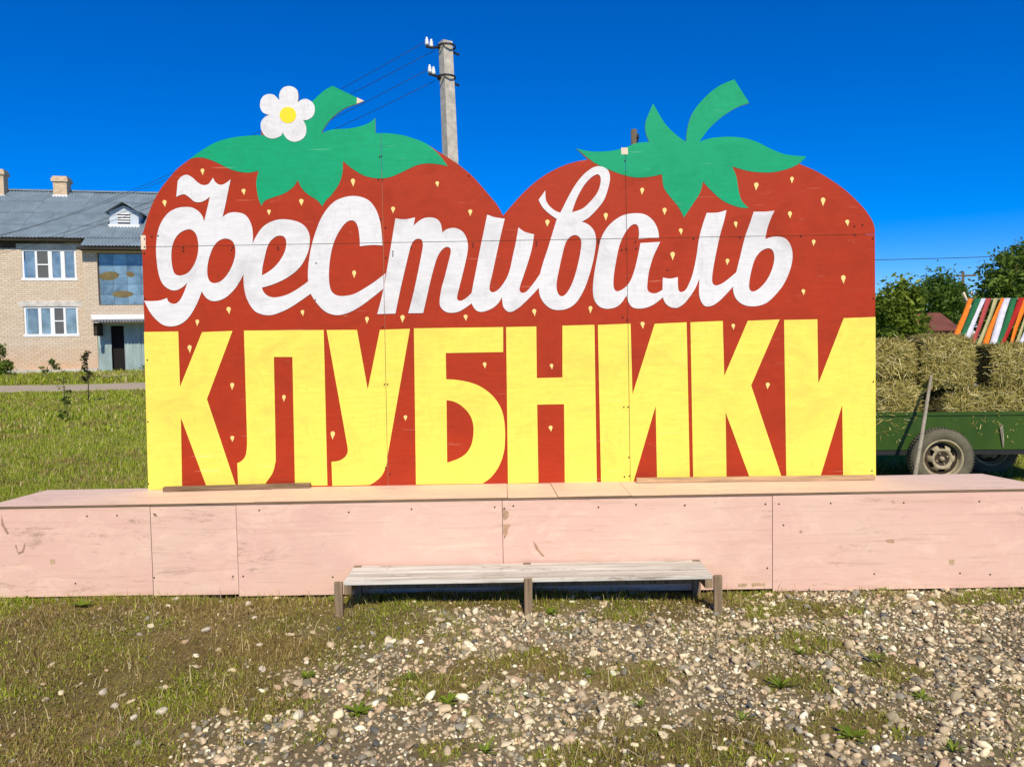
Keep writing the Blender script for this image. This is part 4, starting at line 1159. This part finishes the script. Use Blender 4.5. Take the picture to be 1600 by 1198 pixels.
B0, B1 = (.07, .12, .012), (.30, .38, .045)
# trees and bushes on the right
b_ = ground_at(1408, 20)
tree('bush', 'dark green leafy bush growing between white shed and red shed', 'bush', b_, 2.9, [(-.30, 0, 1.6, .62, .6, .95), (.12, .2, 1.35, .58, .6, 1.1), (.05, -.1, 2.25, .42, .4, .55), (.3, 0, 1.0, .4, .5, .7)], 9000, .075, B0, B1, .09)
b_ = ground_at(1474, 34)
tree('tree', 'rounded mid green tree beyond the dark bush and red shed', 'tree', b_, 4.2, [(-.2, 0, 2.7, 1.0, 1, 1.15), (.7, 0, 2.2, .9, .9, 1.0), (-.9, 0, 2.3, .8, .8, 1.0)], 8000, .10, (.06, .12, .014), (.14, .23, .03), .12)
b_ = ground_at(1585, 22)
tree('tree', 'tall dark broadleaf tree rising behind the striped ribbon frame', 'tree', b_, 5.0, [(.05, 0, 2.75, .85, .9, .85), (-.55, 0, 2.35, .62, .7, .75), (.65, .1, 3.2, .75, .8, .7), (-.1, -.2, 1.7, 1.1, 1, .9), (1.2, 0, 2.3, 1.1, 1, 1.1), (-.85, 0, 1.9, .42, .5, .5), (1.9, .4, 3.1, 1.0, 1, 1.0)], 22000, .085, D0, D1, .16)
for i, (pxx, Y, h_) in enumerate([(1240, 42, 3.4), (1330, 45, 3.2)]):
    b_ = ground_at(pxx, Y)
    tree('tree', ('round green tree far behind the sign, beside the far wooden pole', 'round green tree far behind the white shed')[i], 'tree', b_, h_, [(0, 0, h_ * .62, 1.4, 1.4, h_ * .36), (.9, 0, h_ * .5, 1.1, 1, h_ * .3)], 3500, .14, (.03, .07, .010), (.08, .14, .02), .12)
# sheds
def shed(px0, px1, pyt, Y, depth, roofh, wmat, rmat, label, name):
    A_ = at_y(px0, pyt, Y); B_ = at_y(px1, pyt, Y); gz_ = gzs(A_.x, Y) - .05
    wd = B_.x - A_.x; hh = A_.z - gz_ - roofh
    o = thing(name, label, 'shed', ((A_.x + B_.x) / 2, Y, gz_))
    MB().box(-wd / 2, wd / 2, 0, depth, 0, hh).build('wall', wmat, o)
    r = MB(); ov = .12
    r.add([(-wd / 2 - ov, -ov, hh), (wd / 2 + ov, -ov, hh), (wd / 2 + ov, depth + ov, hh), (-wd / 2 - ov, depth + ov, hh), (-wd / 2 - ov, depth / 2, hh + roofh), (wd / 2 + ov, depth / 2, hh + roofh)],
          [(0, 1, 5, 4), (2, 3, 4, 5), (0, 4, 3), (1, 2, 5), (0, 3, 2, 1)])
    r.build('roof', rmat, o)
    for k in range(6):
        z = hh * (k + .5) / 6
        MB().box(-wd / 2, wd / 2, -.02, -.002, z - hh / 13, z + hh / 13).build('board', wmat, o)
    return o
shed(1452, 1498, 487, 30, 3, .75, M['shedred'], M['shedred'], 'dark red shed partly hidden by leaves beside the bush', 'garden_shed')
shed(1335, 1388, 488, 26, 3, .25, M['siding'], M['whitetrim'], 'small white clapboard shed showing past the sign edge', 'garden_shed')

# ------------------------------------------------------------------ utility poles and wires
def wire(name, a, b, sag, rad, label, group=None):
    a = Vector(a); b = Vector(b); n = 26
    pts = []
    for k in range(n + 1):
        s_ = k / n; p = a.lerp(b, s_); p.z -= sag * 4 * s_ * (1 - s_); pts.append(p)
    o = MB().tube(pts, rad, 5).build(name, M['wire'], smooth=True)
    return tag(o, label, 'wire', group)
PY = 14.5
ptp = at_y(696, 66, PY)
pbx = at_y(704, 300, PY).x + .12
gp = gzs(pbx, PY)
pole = thing('utility_pole', 'pale concrete utility pole rising behind the left strawberry', 'utility pole', (pbx, PY, gp))
top = ptp - Vector((pbx, PY, gp))
def quadpole(wb, wt, rot):
    mb = MB(); vs = []
    for (cx_, cz_, ww) in ((0, -.3, wb), (top.x, top.z, wt)):
        for k in range(4):
            q = rot + PI / 4 + k * PI / 2
            vs.append((cx_ + ww * .7071 * math.cos(q), ww * .7071 * math.sin(q), cz_))
    mb.add(vs, [(0, 1, 5, 4), (1, 2, 6, 5), (2, 3, 7, 6), (3, 0, 4, 7), (4, 5, 6, 7)])
    return mb
quadpole(.27, .19, R(33)).build('post', M['concrete'], pole)
ins_prof = [(.001, 0), (.03, 0), (.036, .03), (.036, .05), (.022, .055), (.034, .075), (.03, .1), (.016, .115), (.02, .14), (.001, .145)]
W0 = []
for (pyc, pts_) in ((74, [(667, 66), (674, 69)]), (122, [(671.5, 109), (677.5, 112)])):
    zc = at_y(690, pyc, PY).z - gp
    xc = at_y(690, pyc, PY).x - pbx
    br = MB()
    e1 = at_y(pts_[0][0], pts_[0][1] + 7, PY - .1) - Vector((pbx, PY, gp))
    br.tube([(xc + .32, .08, zc - .12), (xc, 0, zc), (e1.x + .08, -.09, e1.z - .02), (e1.x - .02, -.1, e1.z)], .022, 6)
    br.build('bracket', M['black'], pole)
    bnd = MB(); bnd.lathe([(.165, -.02), (.175, -.02), (.175, .02), (.165, .02)], 12, 'Z', Matrix.Translation((xc + .09, 0, zc)))
    bnd.build('band', M['black'], pole)
    for p in pts_:
        q = at_y(p[0], p[1] + 5, PY - .1) - Vector((pbx, PY, gp))
        MB().lathe(ins_prof, 12, 'Z', Matrix.Translation(q)).build('insulator', M['porcelain'], pole, smooth=True)
    W0.append(at_y(pts_[0][0] - 2.5, pts_[0][1], PY - .1))
    W0.append(Vector((xc + pbx - .12, PY - .02, zc + gp - .06)))
# the next pole of the line, off to the left, and the four wires between them
FY = 36.0
f0 = at_y(-330, 372, FY)
far_pole = copy_tree(pole)
far_pole.location = (f0.x, FY, gzs(f0.x, FY))
tag(far_pole, 'pale concrete utility pole standing left of the brick house', 'utility pole')
for k, (A_, dz) in enumerate(zip(W0, (0, -.25, -.75, -1.0))):
    wire('power_wire', A_, Vector((f0.x, FY, f0.z + dz)), (1.9, 1.7, 1.75, 1.6)[k], .0052, ('topmost thin power wire running from the concrete pole over the brick house', 'second thin power wire below the topmost on the concrete pole', 'third thin power wire, from the lower insulators of the concrete pole', 'lowest thin power wire leaving the concrete pole')[k])
# wooden pole end peeping over the right strawberry
WY = 22.0
wt_ = at_y(990.5, 203, WY); gw = gzs(wt_.x, WY)
wp = thing('wooden_pole', 'dark wooden pole top showing above the right strawberry leaf', 'utility pole', (wt_.x, WY, gw))
MB().tube([(0, 0, -.3), (0, 0, wt_.z - gw)], [.13, .088], 10).build('post', M['polewood'], wp, smooth=True)
q = at_y(997, 217, WY - .1)
hk = MB(); hk.tube([(.05, -.05, q.z - gw - .1), (q.x - wt_.x, -.1, q.z - gw - .06), (q.x - wt_.x, -.1, q.z - gw)], .02, 6); hk.build('hook', M['black'], wp)
MB().lathe(ins_prof, 10, 'Z', Matrix.Translation((q.x - wt_.x, -.1, q.z - gw))).build('insulator', M['black'], wp, smooth=True)
# far line on the right
LY = 60.0
pl = []
for i, (pxx, pyy) in enumerate(((1290, 407), (1760, 391))):
    p = at_y(pxx, pyy, LY); gq = gzs(p.x, LY)
    o = thing('wooden_pole', ('distant thin wooden pole hidden behind the right half of the sign', 'distant thin wooden pole standing past the tall dark tree')[i], 'utility pole', (p.x, LY, gq))
    MB().tube([(0, 0, -.3), (0, 0, p.z - gq + .15)], [.14, .09], 8).build('post', M['polewood'], o, smooth=True)
    MB().box(-.5, .5, -.05, .05, p.z - gq - .12, p.z - gq - .02).build('crossarm', M['polewood'], o)
    pl.append(p)
wire('power_wire', pl[0], pl[1], .15, .026, 'single dark wire crossing the sky above the bushes')
pp = at_y(1505, 424, 45); gq = gzs(pp.x, 45)
o = thing('wooden_pole', 'small far pole with crossarm at the left edge of the tall dark tree', 'utility pole', (pp.x, 45, gq))
MB().tube([(0, 0, -.3), (0, 0, pp.z - gq)], [.11, .07], 8).build('post', M['polewood'], o, smooth=True)
MB().box(-.3, .75, -.05, .05, pp.z - gq - .3, pp.z - gq - .2).build('crossarm', M['polewood'], o)

# ------------------------------------------------------------------ trailer with hay
TA = R(-5)
TD = 7.6
tw = at_y(1474, 714, TD)
WR = .30
tz = gzs(tw.x, TD)
trailer = thing('farm_trailer', 'green steel farm trailer loaded with hay behind the sign', 'trailer', (tw.x, TD, tz), TA)
TX = Vector((math.cos(TA), math.sin(TA), 0)); TYv = Vector((-math.sin(TA), math.cos(TA), 0)); TO = Vector((tw.x, TD, tz))
def tp(x, y, dep=0.0):
    q = at_plane(x, y, TO + TYv * dep, -TYv) - TO
    return q.dot(TX), q.z
SD = .12                                           # body side, behind the wheel face
tzt = tp(1480, 644, SD)[1]; tzb = tp(1480, 703, SD)[1]
BXL, BXR, BD = -1.35, 1.5, 1.55
# side board with an arched cut for the wheel is hidden behind the tyre: plain board plus dark wheel arch
MB().box(BXL, BXR, SD, SD + .025, tzb, tzt, b=.004).build('side_board', M['trailer'], trailer)
MB().box(BXL, BXR, SD + BD - .025, SD + BD, tzb, tzt, b=.004).build('side_board', M['trailer'], trailer)
for xx in (BXL, BXR - .025):
    MB().box(xx + .001, xx + .024, SD + .026, SD + BD - .026, tzb, tzt - .003).build('end_board', M['trailer'], trailer)
MB().box(BXL + .03, BXR - .03, SD + .03, SD + BD - .03, tzb, tzb + .03).build('floor_board', M['timber'], trailer)
MB().box(BXL, BXR, SD - .012, SD + .03, tzb - .045, tzb - .002).build('chassis_rail', M['black'], trailer)
MB().box(BXL, BXR, SD + BD - .03, SD + BD + .012, tzb - .045, tzb - .002).build('chassis_rail', M['black'], trailer)
MB().box(BXL, BXR, SD - .012, SD - .001, tzt - .03, tzt + .004).build('top_rail', M['trailer'], trailer)
MB().tube([(0, .05, WR), (.0, SD + .35, WR), (.86, SD + .5, WR), (.86, .85, WR)], .035, 8).build('axle', M['black'], trailer)
rx_, rz_ = tp(1566, 668, SD - .01)
MB().tube([(rx_, SD - .012, rz_ + .03), (rx_ - .012, SD - .012, rz_), (rx_ + .005, SD - .012, rz_ - .12), (rx_ + .012, SD - .008, rz_ - .2)], [.010, .016, .013, .006], 6).build('side_hook', M['pole'], trailer)
def wheel(y, flip, x=0.0):
    wh = MB()
    R_ = WR; w_ = .15
    prof = [(R_ * .60, .02), (R_ * .66, .0), (R_ * .80, -.012), (R_ * .93, -.004), (R_ * .985, .016), (R_, .035), (R_, w_ - .035), (R_ * .985, w_ - .016), (R_ * .93, w_ + .004), (R_ * .8, w_ + .012), (R_ * .60, w_)]
    wh.lathe(prof, 48, 'Y')
    M_ = Matrix.Translation((x, y, WR - .01)) @ (Matrix.Rotation(PI, 4, 'Z') if flip else Matrix.Identity(4))
    hub = bpy.data.objects.new('wheel', None); C.objects.link(hub); hub.parent = trailer; hub.matrix_local = M_; hub.empty_display_size = .1
    wh.build('tyre', M['tyre'], hub, smooth=True)
    tr = MB()
    for k in range(60):
        q = 2 * PI * k / 60
        Mr = Matrix.Rotation(q, 4, 'Y')
        tr.box(-.006, .006, .016, .058, R_ * .99, R_ + .006, M=Mr); tr.box(-.006, .006, .085, .132, R_ * .99, R_ + .006, M=Mr)
    tr.build('tread', M['tyre'], hub)
    rm = MB()
    rm.lathe([(R_ * .66, .004), (R_ * .63, -.004), (R_ * .60, .0), (R_ * .57, .03), (R_ * .55, .05), (R_ * .53, .052)], 48, 'Y')
    rm.build('rim', M['rim'], hub, smooth=True)
    # dished disc with six slots between the lobes
    ds = MB(); NA = 72; rs = [(.53, .06), (.44, .055), (.395, .034), (.34, .018), (.28, .014), (.235, .028), (.14, .036), (.0, .036)]
    vs = [(R_ * r * math.cos(2 * PI * k / NA), h - (.010 * max(0, math.cos(6 * 2 * PI * k / NA)) if .3 <= r <= .45 else 0), R_ * r * math.sin(2 * PI * k / NA)) for (r, h) in rs for k in range(NA)]
    fs = []
    for i in range(len(rs) - 1):
        for k in range(NA):
            if i in (1, 2) and math.cos(6 * 2 * PI * (k + .5) / NA) < -.25: continue
            fs.append((i * NA + k, i * NA + (k + 1) % NA, (i + 1) * NA + (k + 1) % NA, (i + 1) * NA + k))
    for nm, rr, mm in (('wheel_well', (0, 1), 'rimdark'), ('wheel_spider', (1, 5), 'rim'), ('wheel_centre', (5, 7), 'rimdark')):
        part = MB(); part.add(vs, [f for f in fs if rr[0] <= f[0] // NA < rr[1]])
        part.build(nm, M[mm], hub, smooth=True)
    bk_ = MB(); bk_.lathe([(R_ * .55, .07), (.001, .07)], 24, 'Y'); bk_.build('drum', M['rimdark'], hub)
    hb = MB(); hb.lathe([(.001, .006), (.018, .008), (.022, .018), (.024, .036)], 16, 'Y'); hb.build('hub_cap', M['rim'], hub, smooth=True)
    for k in range(4):
        q = 2 * PI * k / 4 + .4
        MB().lathe([(.001, .02), (.008, .021), (.009, .036)], 6, 'Y', Matrix.Translation((.055 * math.cos(q), 0, .055 * math.sin(q)))).build('wheel_nut', M['rim'], hub)
wheel(0.0, False)
wheel(.80, False, .86)

# bales
HAYC = [(.50, .41, .12), (.34, .29, .07), (.66, .56, .21), (.18, .16, .035), (.84, .75, .40)]
def bale(label, x0, x1, y0, y1, z0, z1, nst=2600, rotz=0, sag=0, cat='hay bale'):
    """local trailer coordinates"""
    c = Vector(((x0 + x1) / 2, (y0 + y1) / 2, z0))
    wpos = TO + TX * c.x + TYv * c.y + Vector((0, 0, c.z))
    o = thing('hay_bale', label, cat, wpos, TA + rotz, 'hay bales on the trailer')
    lx, ly, lz = (x1 - x0), (y1 - y0), (z1 - z0)
    bm = bmesh.new(); bmesh.ops.create_cube(bm, size=1)
    bmesh.ops.subdivide_edges(bm, edges=bm.edges[:], cuts=7, use_grid_fill=True)
    for v in bm.verts:
        q = v.co.copy()
        r = (abs(q.x) ** 4.6 + abs(q.y) ** 4.6 + abs(q.z) ** 4.6) ** (1 / 4.6)
        q = q * (.5 / r)
        nz_ = .032 * (math.sin(q.x * 9 + c.x * 7) * math.cos(q.z * 8 + c.z * 5) + math.sin(q.y * 11 + c.x * 3) + .6 * math.sin(q.x * 23 + q.z * 17))
        v.co = Vector((q.x * (lx - .03) + nz_ * .5, q.y * (ly - .03) + nz_ * .6, (q.z + .5) * (lz - .01) + nz_ * .4 * (q.z > -.3)))
    me = bpy.data.meshes.new('core'); bm.to_mesh(me); bm.free(); me.polygons.foreach_set('use_smooth', [True] * len(me.polygons))
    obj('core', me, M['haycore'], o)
    # straw lying in the skin of the bale
    n = nst
    face = rng.choice(4, n, p=[.52, .2, .14, .14])      # front, top, left, right
    u = rng.uniform(-.5, .5, n); v = rng.uniform(0, 1, n)
    P = np.zeros((n, 3)); Nn = np.zeros((n, 3))
    for fc, fn in ((0, lambda a, b: (a * lx, np.full_like(a, -ly / 2), b * lz)), (1, lambda a, b: (a * lx, (b - .5) * ly, np.full_like(a, lz))), (2, lambda a, b: (np.full_like(a, -lx / 2), a * ly, b * lz)), (3, lambda a, b: (np.full_like(a, lx / 2), a * ly, b * lz))):
        m = face == fc
        X, Y, Z = fn(u[m], v[m]); P[m] = np.stack([X, Y, Z], 1)
        Nn[m] = [(0, -1, 0), (0, 0, 1), (-1, 0, 0), (1, 0, 0)][fc]
    # round the edges in
    h = np.array([lx / 2, ly / 2, lz / 2]); q = (P - [0, 0, lz / 2]) / h
    r = (np.abs(q) ** 4.6).sum(1) ** (1 / 4.6); P = q / r[:, None] * h + [0, 0, lz / 2]
    P += Nn * rng.normal(.004, .010, n)[:, None]
    t_ = rng.normal(size=(n, 3)); t_ -= (t_ * Nn).sum(1)[:, None] * Nn * rng.uniform(.55, 1.0, n)[:, None]
    t_[:, 0] *= 1.4; t_ /= np.linalg.norm(t_, axis=1)[:, None]
    ln = rng.uniform(.02, .075, n) * np.where(rng.uniform(0, 1, n) < .05, 2.0, 1)
    sd_ = np.cross(t_, Nn + rng.normal(0, .25, (n, 3))); sd_ /= np.linalg.norm(sd_, axis=1)[:, None] + 1e-9
    wd = rng.uniform(.0015, .0036, n)[:, None]
    bend = Nn * (rng.normal(0.0, .012, n))[:, None]
    A_, B_ = P - t_ * ln[:, None], P + t_ * ln[:, None]
    V = np.stack([A_ - sd_ * wd, A_ + sd_ * wd, P + bend + sd_ * wd, P + bend - sd_ * wd, B_ + sd_ * wd * .6, B_ - sd_ * wd * .6], 1)
    i = np.arange(n)[:, None, None] * 6
    F = (np.array([[0, 1, 2], [0, 2, 3], [3, 2, 4], [3, 4, 5]])[None] + i).reshape(-1, 3)
    col = np.array(HAYC)[rng.choice(5, n, p=[.3, .27, .15, .2, .08])] * rng.uniform(.7, 1.15, (n, 1))
    obj('straw', np_mesh('straw', V.reshape(-1, 3), F, np.repeat(col, 6, 0), False, M['hay']), None, o)['kind'] = 'stuff'
    return o
def tb(px0, px1, pyt, pyb, dep):
    a, b = tp(px0, pyb, dep); c, e = tp(px1, pyt, dep)
    return a, c, b, e
D_ = SD + .03
a = tb(1464, 1640, 603, 648, D_); z1e = a[3]; bale('long low hay bale lying along the trailer side board', a[0], a[1] + .25, D_, D_ + .45, tzb + .031, a[3], 5600)
a = tb(1300, 1446, 586, 648, D_); zlo = a[3]; bale('lower hay bale in the load corner nearest the sign', a[0], a[1], D_ - .01, D_ + .6, tzb + .031, a[3], 5200)
a = tb(1310, 1436, 531, 590, D_); bale('upper ragged hay bale right beside the sign edge', a[0], a[1], D_ - .02, D_ + .55, zlo - .012, a[3], 5600, .03)
a = tb(1440, 1525, 524, 606, D_); bale('tall bulging hay bale with straw sticking out above the trailer wheel', a[0], a[1], D_ - .03, D_ + .55, z1e - .02, a[3], 6200, -.04)
a = tb(1556, 1582, 540, 606, D_ + .03); bale('narrow upper hay bale beside the dark gap in the load', a[0], a[1], D_ + .03, D_ + .6, z1e - .012, a[3], 2600)
a = tb(1580, 1680, 537, 606, D_ + .02); bale('upper hay bale under the striped ribbons at the far end', a[0], a[1], D_ + .05, D_ + .6, z1e - .012, a[3], 4600, .05)
a = tb(1437, 1690, 580, 648, D_ + .62); bale('rear hay bale lying deep in the middle of the trailer', a[0], a[1] - .05, D_ + .8, D_ + 1.25, tzb + .031, a[3] - .22, 2200)

# stick leaning on the load
s0 = at_z(1428, 770, gzs(4.0, 6.7)); s0 = at_y(1429, 745, 6.95)
s1 = at_y(1456, 580, TD + D_ + .02)
dirv = (s0 - s1).normalized()
s0 = s0 + dirv * ((s0.z - gzs(s0.x, s0.y) + .02) / -dirv.z)
stick = MB().tube([s0, s0.lerp(s1, .5) + Vector((.004, 0, 0)), s1], [.021, .019, .015], 8).build('wooden_stick', M['pole'], smooth=True)
tag(stick, 'long grey stick leaning against the hay beside the trailer wheel', 'stick')

# ribbon frame behind the trailer
RYb = 9.9
ra = at_y(1512, 471, RYb); rb = at_y(1720, 468, RYb)
gq = gzs(ra.x, RYb)
rib = thing('ribbon_frame', 'wooden trestle hung with bright striped cloth ribbons behind the hay', 'trestle', (ra.x, RYb, gq))
hz_ = ra.z - gq; Lr = rb.x - ra.x
for xx in (.0, Lr):
    k = xx
    MB().tube([(k - .24, -.75, 0), (k + .02, -.005, hz_), (k + .085, .05, hz_ + .12)], .016, 8).build('pole', M['beak'], rib, smooth=True)
    MB().tube([(k + .25, .75, 0), (k - .005, .0, hz_ - .005), (k - .085, -.05, hz_ + .11)], .016, 8).build('pole', M['beak'], rib, smooth=True)
MB().tube([(-.06, 0, hz_ + .018), (Lr + .06, 0, hz_ + .03)], .012, 8).build('ridge_pole', M['pole'], rib, smooth=True)
MB().tube([(-.30, -.74, .55), (Lr - .2, -.74, .55)], .012, 8).build('lower_rail', M['pole'], rib, smooth=True)
def cloth(name, c): return simple(name, c, .15, 14, .9, .25)
RC = {'o': cloth('orange_cloth', (.85, .19, .01)), 'g': cloth('green_cloth', (.015, .13, .045)), 'w': cloth('white_cloth', (.62, .62, .70)), 'r': cloth('red_cloth', (.38, .012, .010)), 'p': cloth('rose_cloth', (.40, .06, .055)), 'k': cloth('khaki_cloth', (.40, .37, .17)), 't': cloth('teal_cloth', (.015, .20, .15))}
seq = 'ogwpkowgrokwtrogwpkowgr'
step = .080
for i, ch in enumerate(seq):
    x = .02 + i * step
    if x > Lr: break
    wd = step * rnd.uniform(.68, .98)
    mb = MB(); vs = []; n = 9
    sk = -1.0 + rnd.uniform(-.05, .05)
    for k in range(n):
        s_ = k / (n - 1)
        y = -.03 - .72 * s_; z = hz_ + .034 - (hz_ - .5) * s_ - .03 * math.sin(PI * s_)
        xx = x + sk * s_ + .012 * math.sin(3.1 * s_ * 3 + i * 1.7)
        w2 = wd * (1 + .15 * math.sin(i * 2.3 + s_ * 5))
        tw_ = .012 * math.sin(s_ * 6 + i)
        vs += [(xx - w2 / 2, y + tw_ - .004 * (i % 2), z), (xx + w2 / 2, y - tw_ - .004 * (i % 2), z)]
    mb.add(vs, [(2 * k, 2 * k + 1, 2 * k + 3, 2 * k + 2) for k in range(n - 1)])
    r_ = mb.build('ribbon', RC[ch], rib, smooth=True)
    sm_ = r_.modifiers.new('thick', 'SOLIDIFY'); sm_.thickness = .002

# ------------------------------------------------------------------ small plants
def sapling(name, label, cat, base, h, nleaf, lsize, c0, c1, spread, group=None, zmin=.25):
    o = thing(name, label, cat, base, rnd.uniform(0, 6), group)
    mb = MB(); mb.tube([(0, 0, -.03), (.02 * h, 0, h * .5), (-.02 * h, .01, h)], [.010 * h + .003, .007 * h + .002, .002], 6)
    P = []
    for k in range(max(4, int(h * 9))):
        z = h * (zmin + (1 - zmin) * (k + rnd.random()) / max(4, int(h * 9))); q = rnd.uniform(0, 2 * PI); L_ = spread * (1.15 - z / h) * rnd.uniform(.5, 1.2) + .03 * h
        e = Vector((math.cos(q) * L_, math.sin(q) * L_, z + L_ * .35)); mb.tube([(0, 0, z - .02 * h), e], [.004 * h + .001, .001], 4)
        for m in range(max(3, nleaf // max(4, int(h * 9)))):
            s_ = rnd.uniform(.3, 1.1); P.append((e.x * s_ + rnd.gauss(0, lsize * .6), e.y * s_ + rnd.gauss(0, lsize * .6), z + (e.z - z) * s_ + rnd.gauss(0, lsize * .6)))
    mb.build('stem', M['bark'], o, smooth=True)
    P = np.array(P)
    obj('foliage', leaf_mesh('foliage', P, lsize * rng.uniform(.6, 1.3, len(P)), mixc(c0, c1, rng.uniform(0, 1, (len(P), 1))), M['leaf']), None, o)
    return o
p = at_y(138, 628, 19.5)
sapling('sapling', 'dark reddish leaved sapling on the lawn before the dirt road', 'sapling', (p.x, 19.5, gzs(p.x, 19.5)), 1.30, 170, .055, (.055, .035, .022), (.07, .09, .022), .16, zmin=.36)
p = at_y(106, 660, 15)
sapling('sapling', 'small bright green sapling low on the lawn', 'sapling', (p.x, 15, gzs(p.x, 15)), .58, 90, .045, (.05, .09, .012), (.13, .17, .03), .12, zmin=.1)
p = at_y(100, 628, 18)
sapling('sapling', 'thin almost bare sapling near the dirt road', 'sapling', (p.x, 18, gzs(p.x, 18)), .95, 30, .05, (.08, .12, .015), (.16, .2, .03), .22, zmin=.4)
p = at_y(80, 575, 33)
sapling('shrub', 'pale green young shrub in the grass below the house window', 'shrub', (p.x, 33, gzs(p.x, 33)), .75, 110, .09, (.05, .10, .015), (.12, .19, .03), .45, zmin=.2)
p = at_y(-14, 560, 34)
tree('shrub', 'dark green bushy shrub at the left end of the house front', 'shrub', (p.x, 34, gzs(p.x, 34)), 1.6, [(0, 0, .8, .55, .5, .75), (.15, 0, .45, .6, .5, .45)], 2600, .07, D0, D1, .05)
p = at_y(214, 580, 35.5)
tree('shrub', 'low green shrub beside the entrance apron of the house', 'shrub', (p.x + .5, 35.5, gzs(p.x, 35.5)), .5, [(0, 0, .25, .55, .4, .25), (.5, 0, .2, .5, .4, .25)], 1200, .06, (.04, .075, .010), (.10, .14, .02), .03)
# weeds in the gravel
def weed(pxx, pyy, size, label, n=11, long=False):
    n = n + 5
    x, y = px_ground(pxx, pyy)
    o = thing('weed', label, 'weed', (x, y, gzs(x, y)), rnd.uniform(0, 6), 'weeds around the platform')
    mb_c = mixc((.11, .18, .014), (.26, .34, .03), rng.uniform(0, 1, (n, 1)))
    V = []; F = []; cc = []
    for k in range(n):
        q = 2 * PI * k / n + rnd.uniform(-.3, .3); L_ = size * rnd.uniform(.6, 1.1); wd = L_ * (.07 if long else .14); el = rnd.uniform(.4, 1.25) if long else rnd.uniform(.15, .8)
        d_ = Vector((math.cos(q), math.sin(q), 0)); s_ = Vector((-math.sin(q), math.cos(q), 0)); b0 = len(V)
        for t_, ww in ((0, .25), (.35, .9), (.7, 1.0), (1, .08)):
            c = d_ * (L_ * t_ * math.cos(el * (1 - .3 * t_))) + Vector((0, 0, L_ * (t_ * math.sin(el) - .35 * t_ * t_ * math.sin(el)) + .004))
            V += [tuple(c - s_ * wd * ww + Vector((0, 0, wd * .25 * ww))), tuple(c), tuple(c + s_ * wd * ww + Vector((0, 0, wd * .25 * ww)))]; cc += [mb_c[k]] * 3
        for j in range(3):
            for e in range(2): F.append((b0 + j * 3 + e, b0 + j * 3 + e + 1, b0 + (j + 1) * 3 + e + 1, b0 + (j + 1) * 3 + e))
    obj('leaves', np_mesh('leaves', np.array(V), np.array(F), np.array(cc), True, M['leaf']), None, o)
    return o
lab = 'small green weed rosette growing up through the gravel'
for (a, b, s_) in [(1370, 1030, .085), (1220, 1075, .08), (920, 1052, .05), (860, 960, .05), (700, 1100, .06), (560, 1120, .07), (1490, 1175, .06), (1250, 1020, .06), (1160, 1125, .06), (1440, 1085, .055), (640, 1060, .055), (1000, 1100, .05), (760, 1180, .06), (480, 1060, .05), (1330, 1150, .07)]:
    lg = rnd.random() < .6; weed(a, b, s_, ('spiky narrow leaved' if lg else 'flat broad leaved') + ' green weed growing up through the gravel', 10, lg)
weed(262, 928, .07, 'dry twiggy weed standing against the pink platform front', 9, True)
for (a, b, s_) in [(1265, 918, .06), (1380, 920, .05)]:
    weed(a, b, s_, 'tufty green weed at the foot of the pink platform', 14, True)
for (a, b, s_) in [(30, 945, .06), (130, 955, .07), (520, 938, .05)]:
    weed(a, b, s_, 'broad leaved weed in the turf left of the bench', 9, False)
# single pale stones on the turf
v_, f_ = ico(2)
def stone(pxx, pyy, s_, label):
    x, y = px_ground(pxx, pyy)
    q = v_ * (1 + rng.uniform(-.13, .13, (len(v_), 1)))
    for c in range(4):
        d = rng.normal(size=3); d /= np.linalg.norm(d); hh = q @ d - rng.uniform(.5, .8); q = q - np.clip(hh, 0, None)[:, None] * d
    q = q * np.array([s_ * 1.15, s_ * .85, s_ * .65])
    o = obj('stone', np_mesh('stone', q, f_, np.tile(np.array([[.66, .58, .44]]) * rng.uniform(.85, 1.1), (len(v_), 1)), False, M['stone']), None, None, (x, y, gzs(x, y) + s_ * .3), (0, 0, rnd.uniform(0, 6)))
    tag(o, label, 'stone', 'pale stones lying on the turf')
for (a, b, s_) in [(275, 941, .024), (388, 946, .02), (162, 1086, .024), (255, 1115, .024), (322, 992, .022), (405, 1010, .018), (410, 1048, .022), (398, 968, .016), (210, 1126, .018), (345, 940, .018), (180, 1108, .02), (247, 964, .013)]:
    stone(a, b, s_, 'pale cream stone lying on the turf away from the gravel')
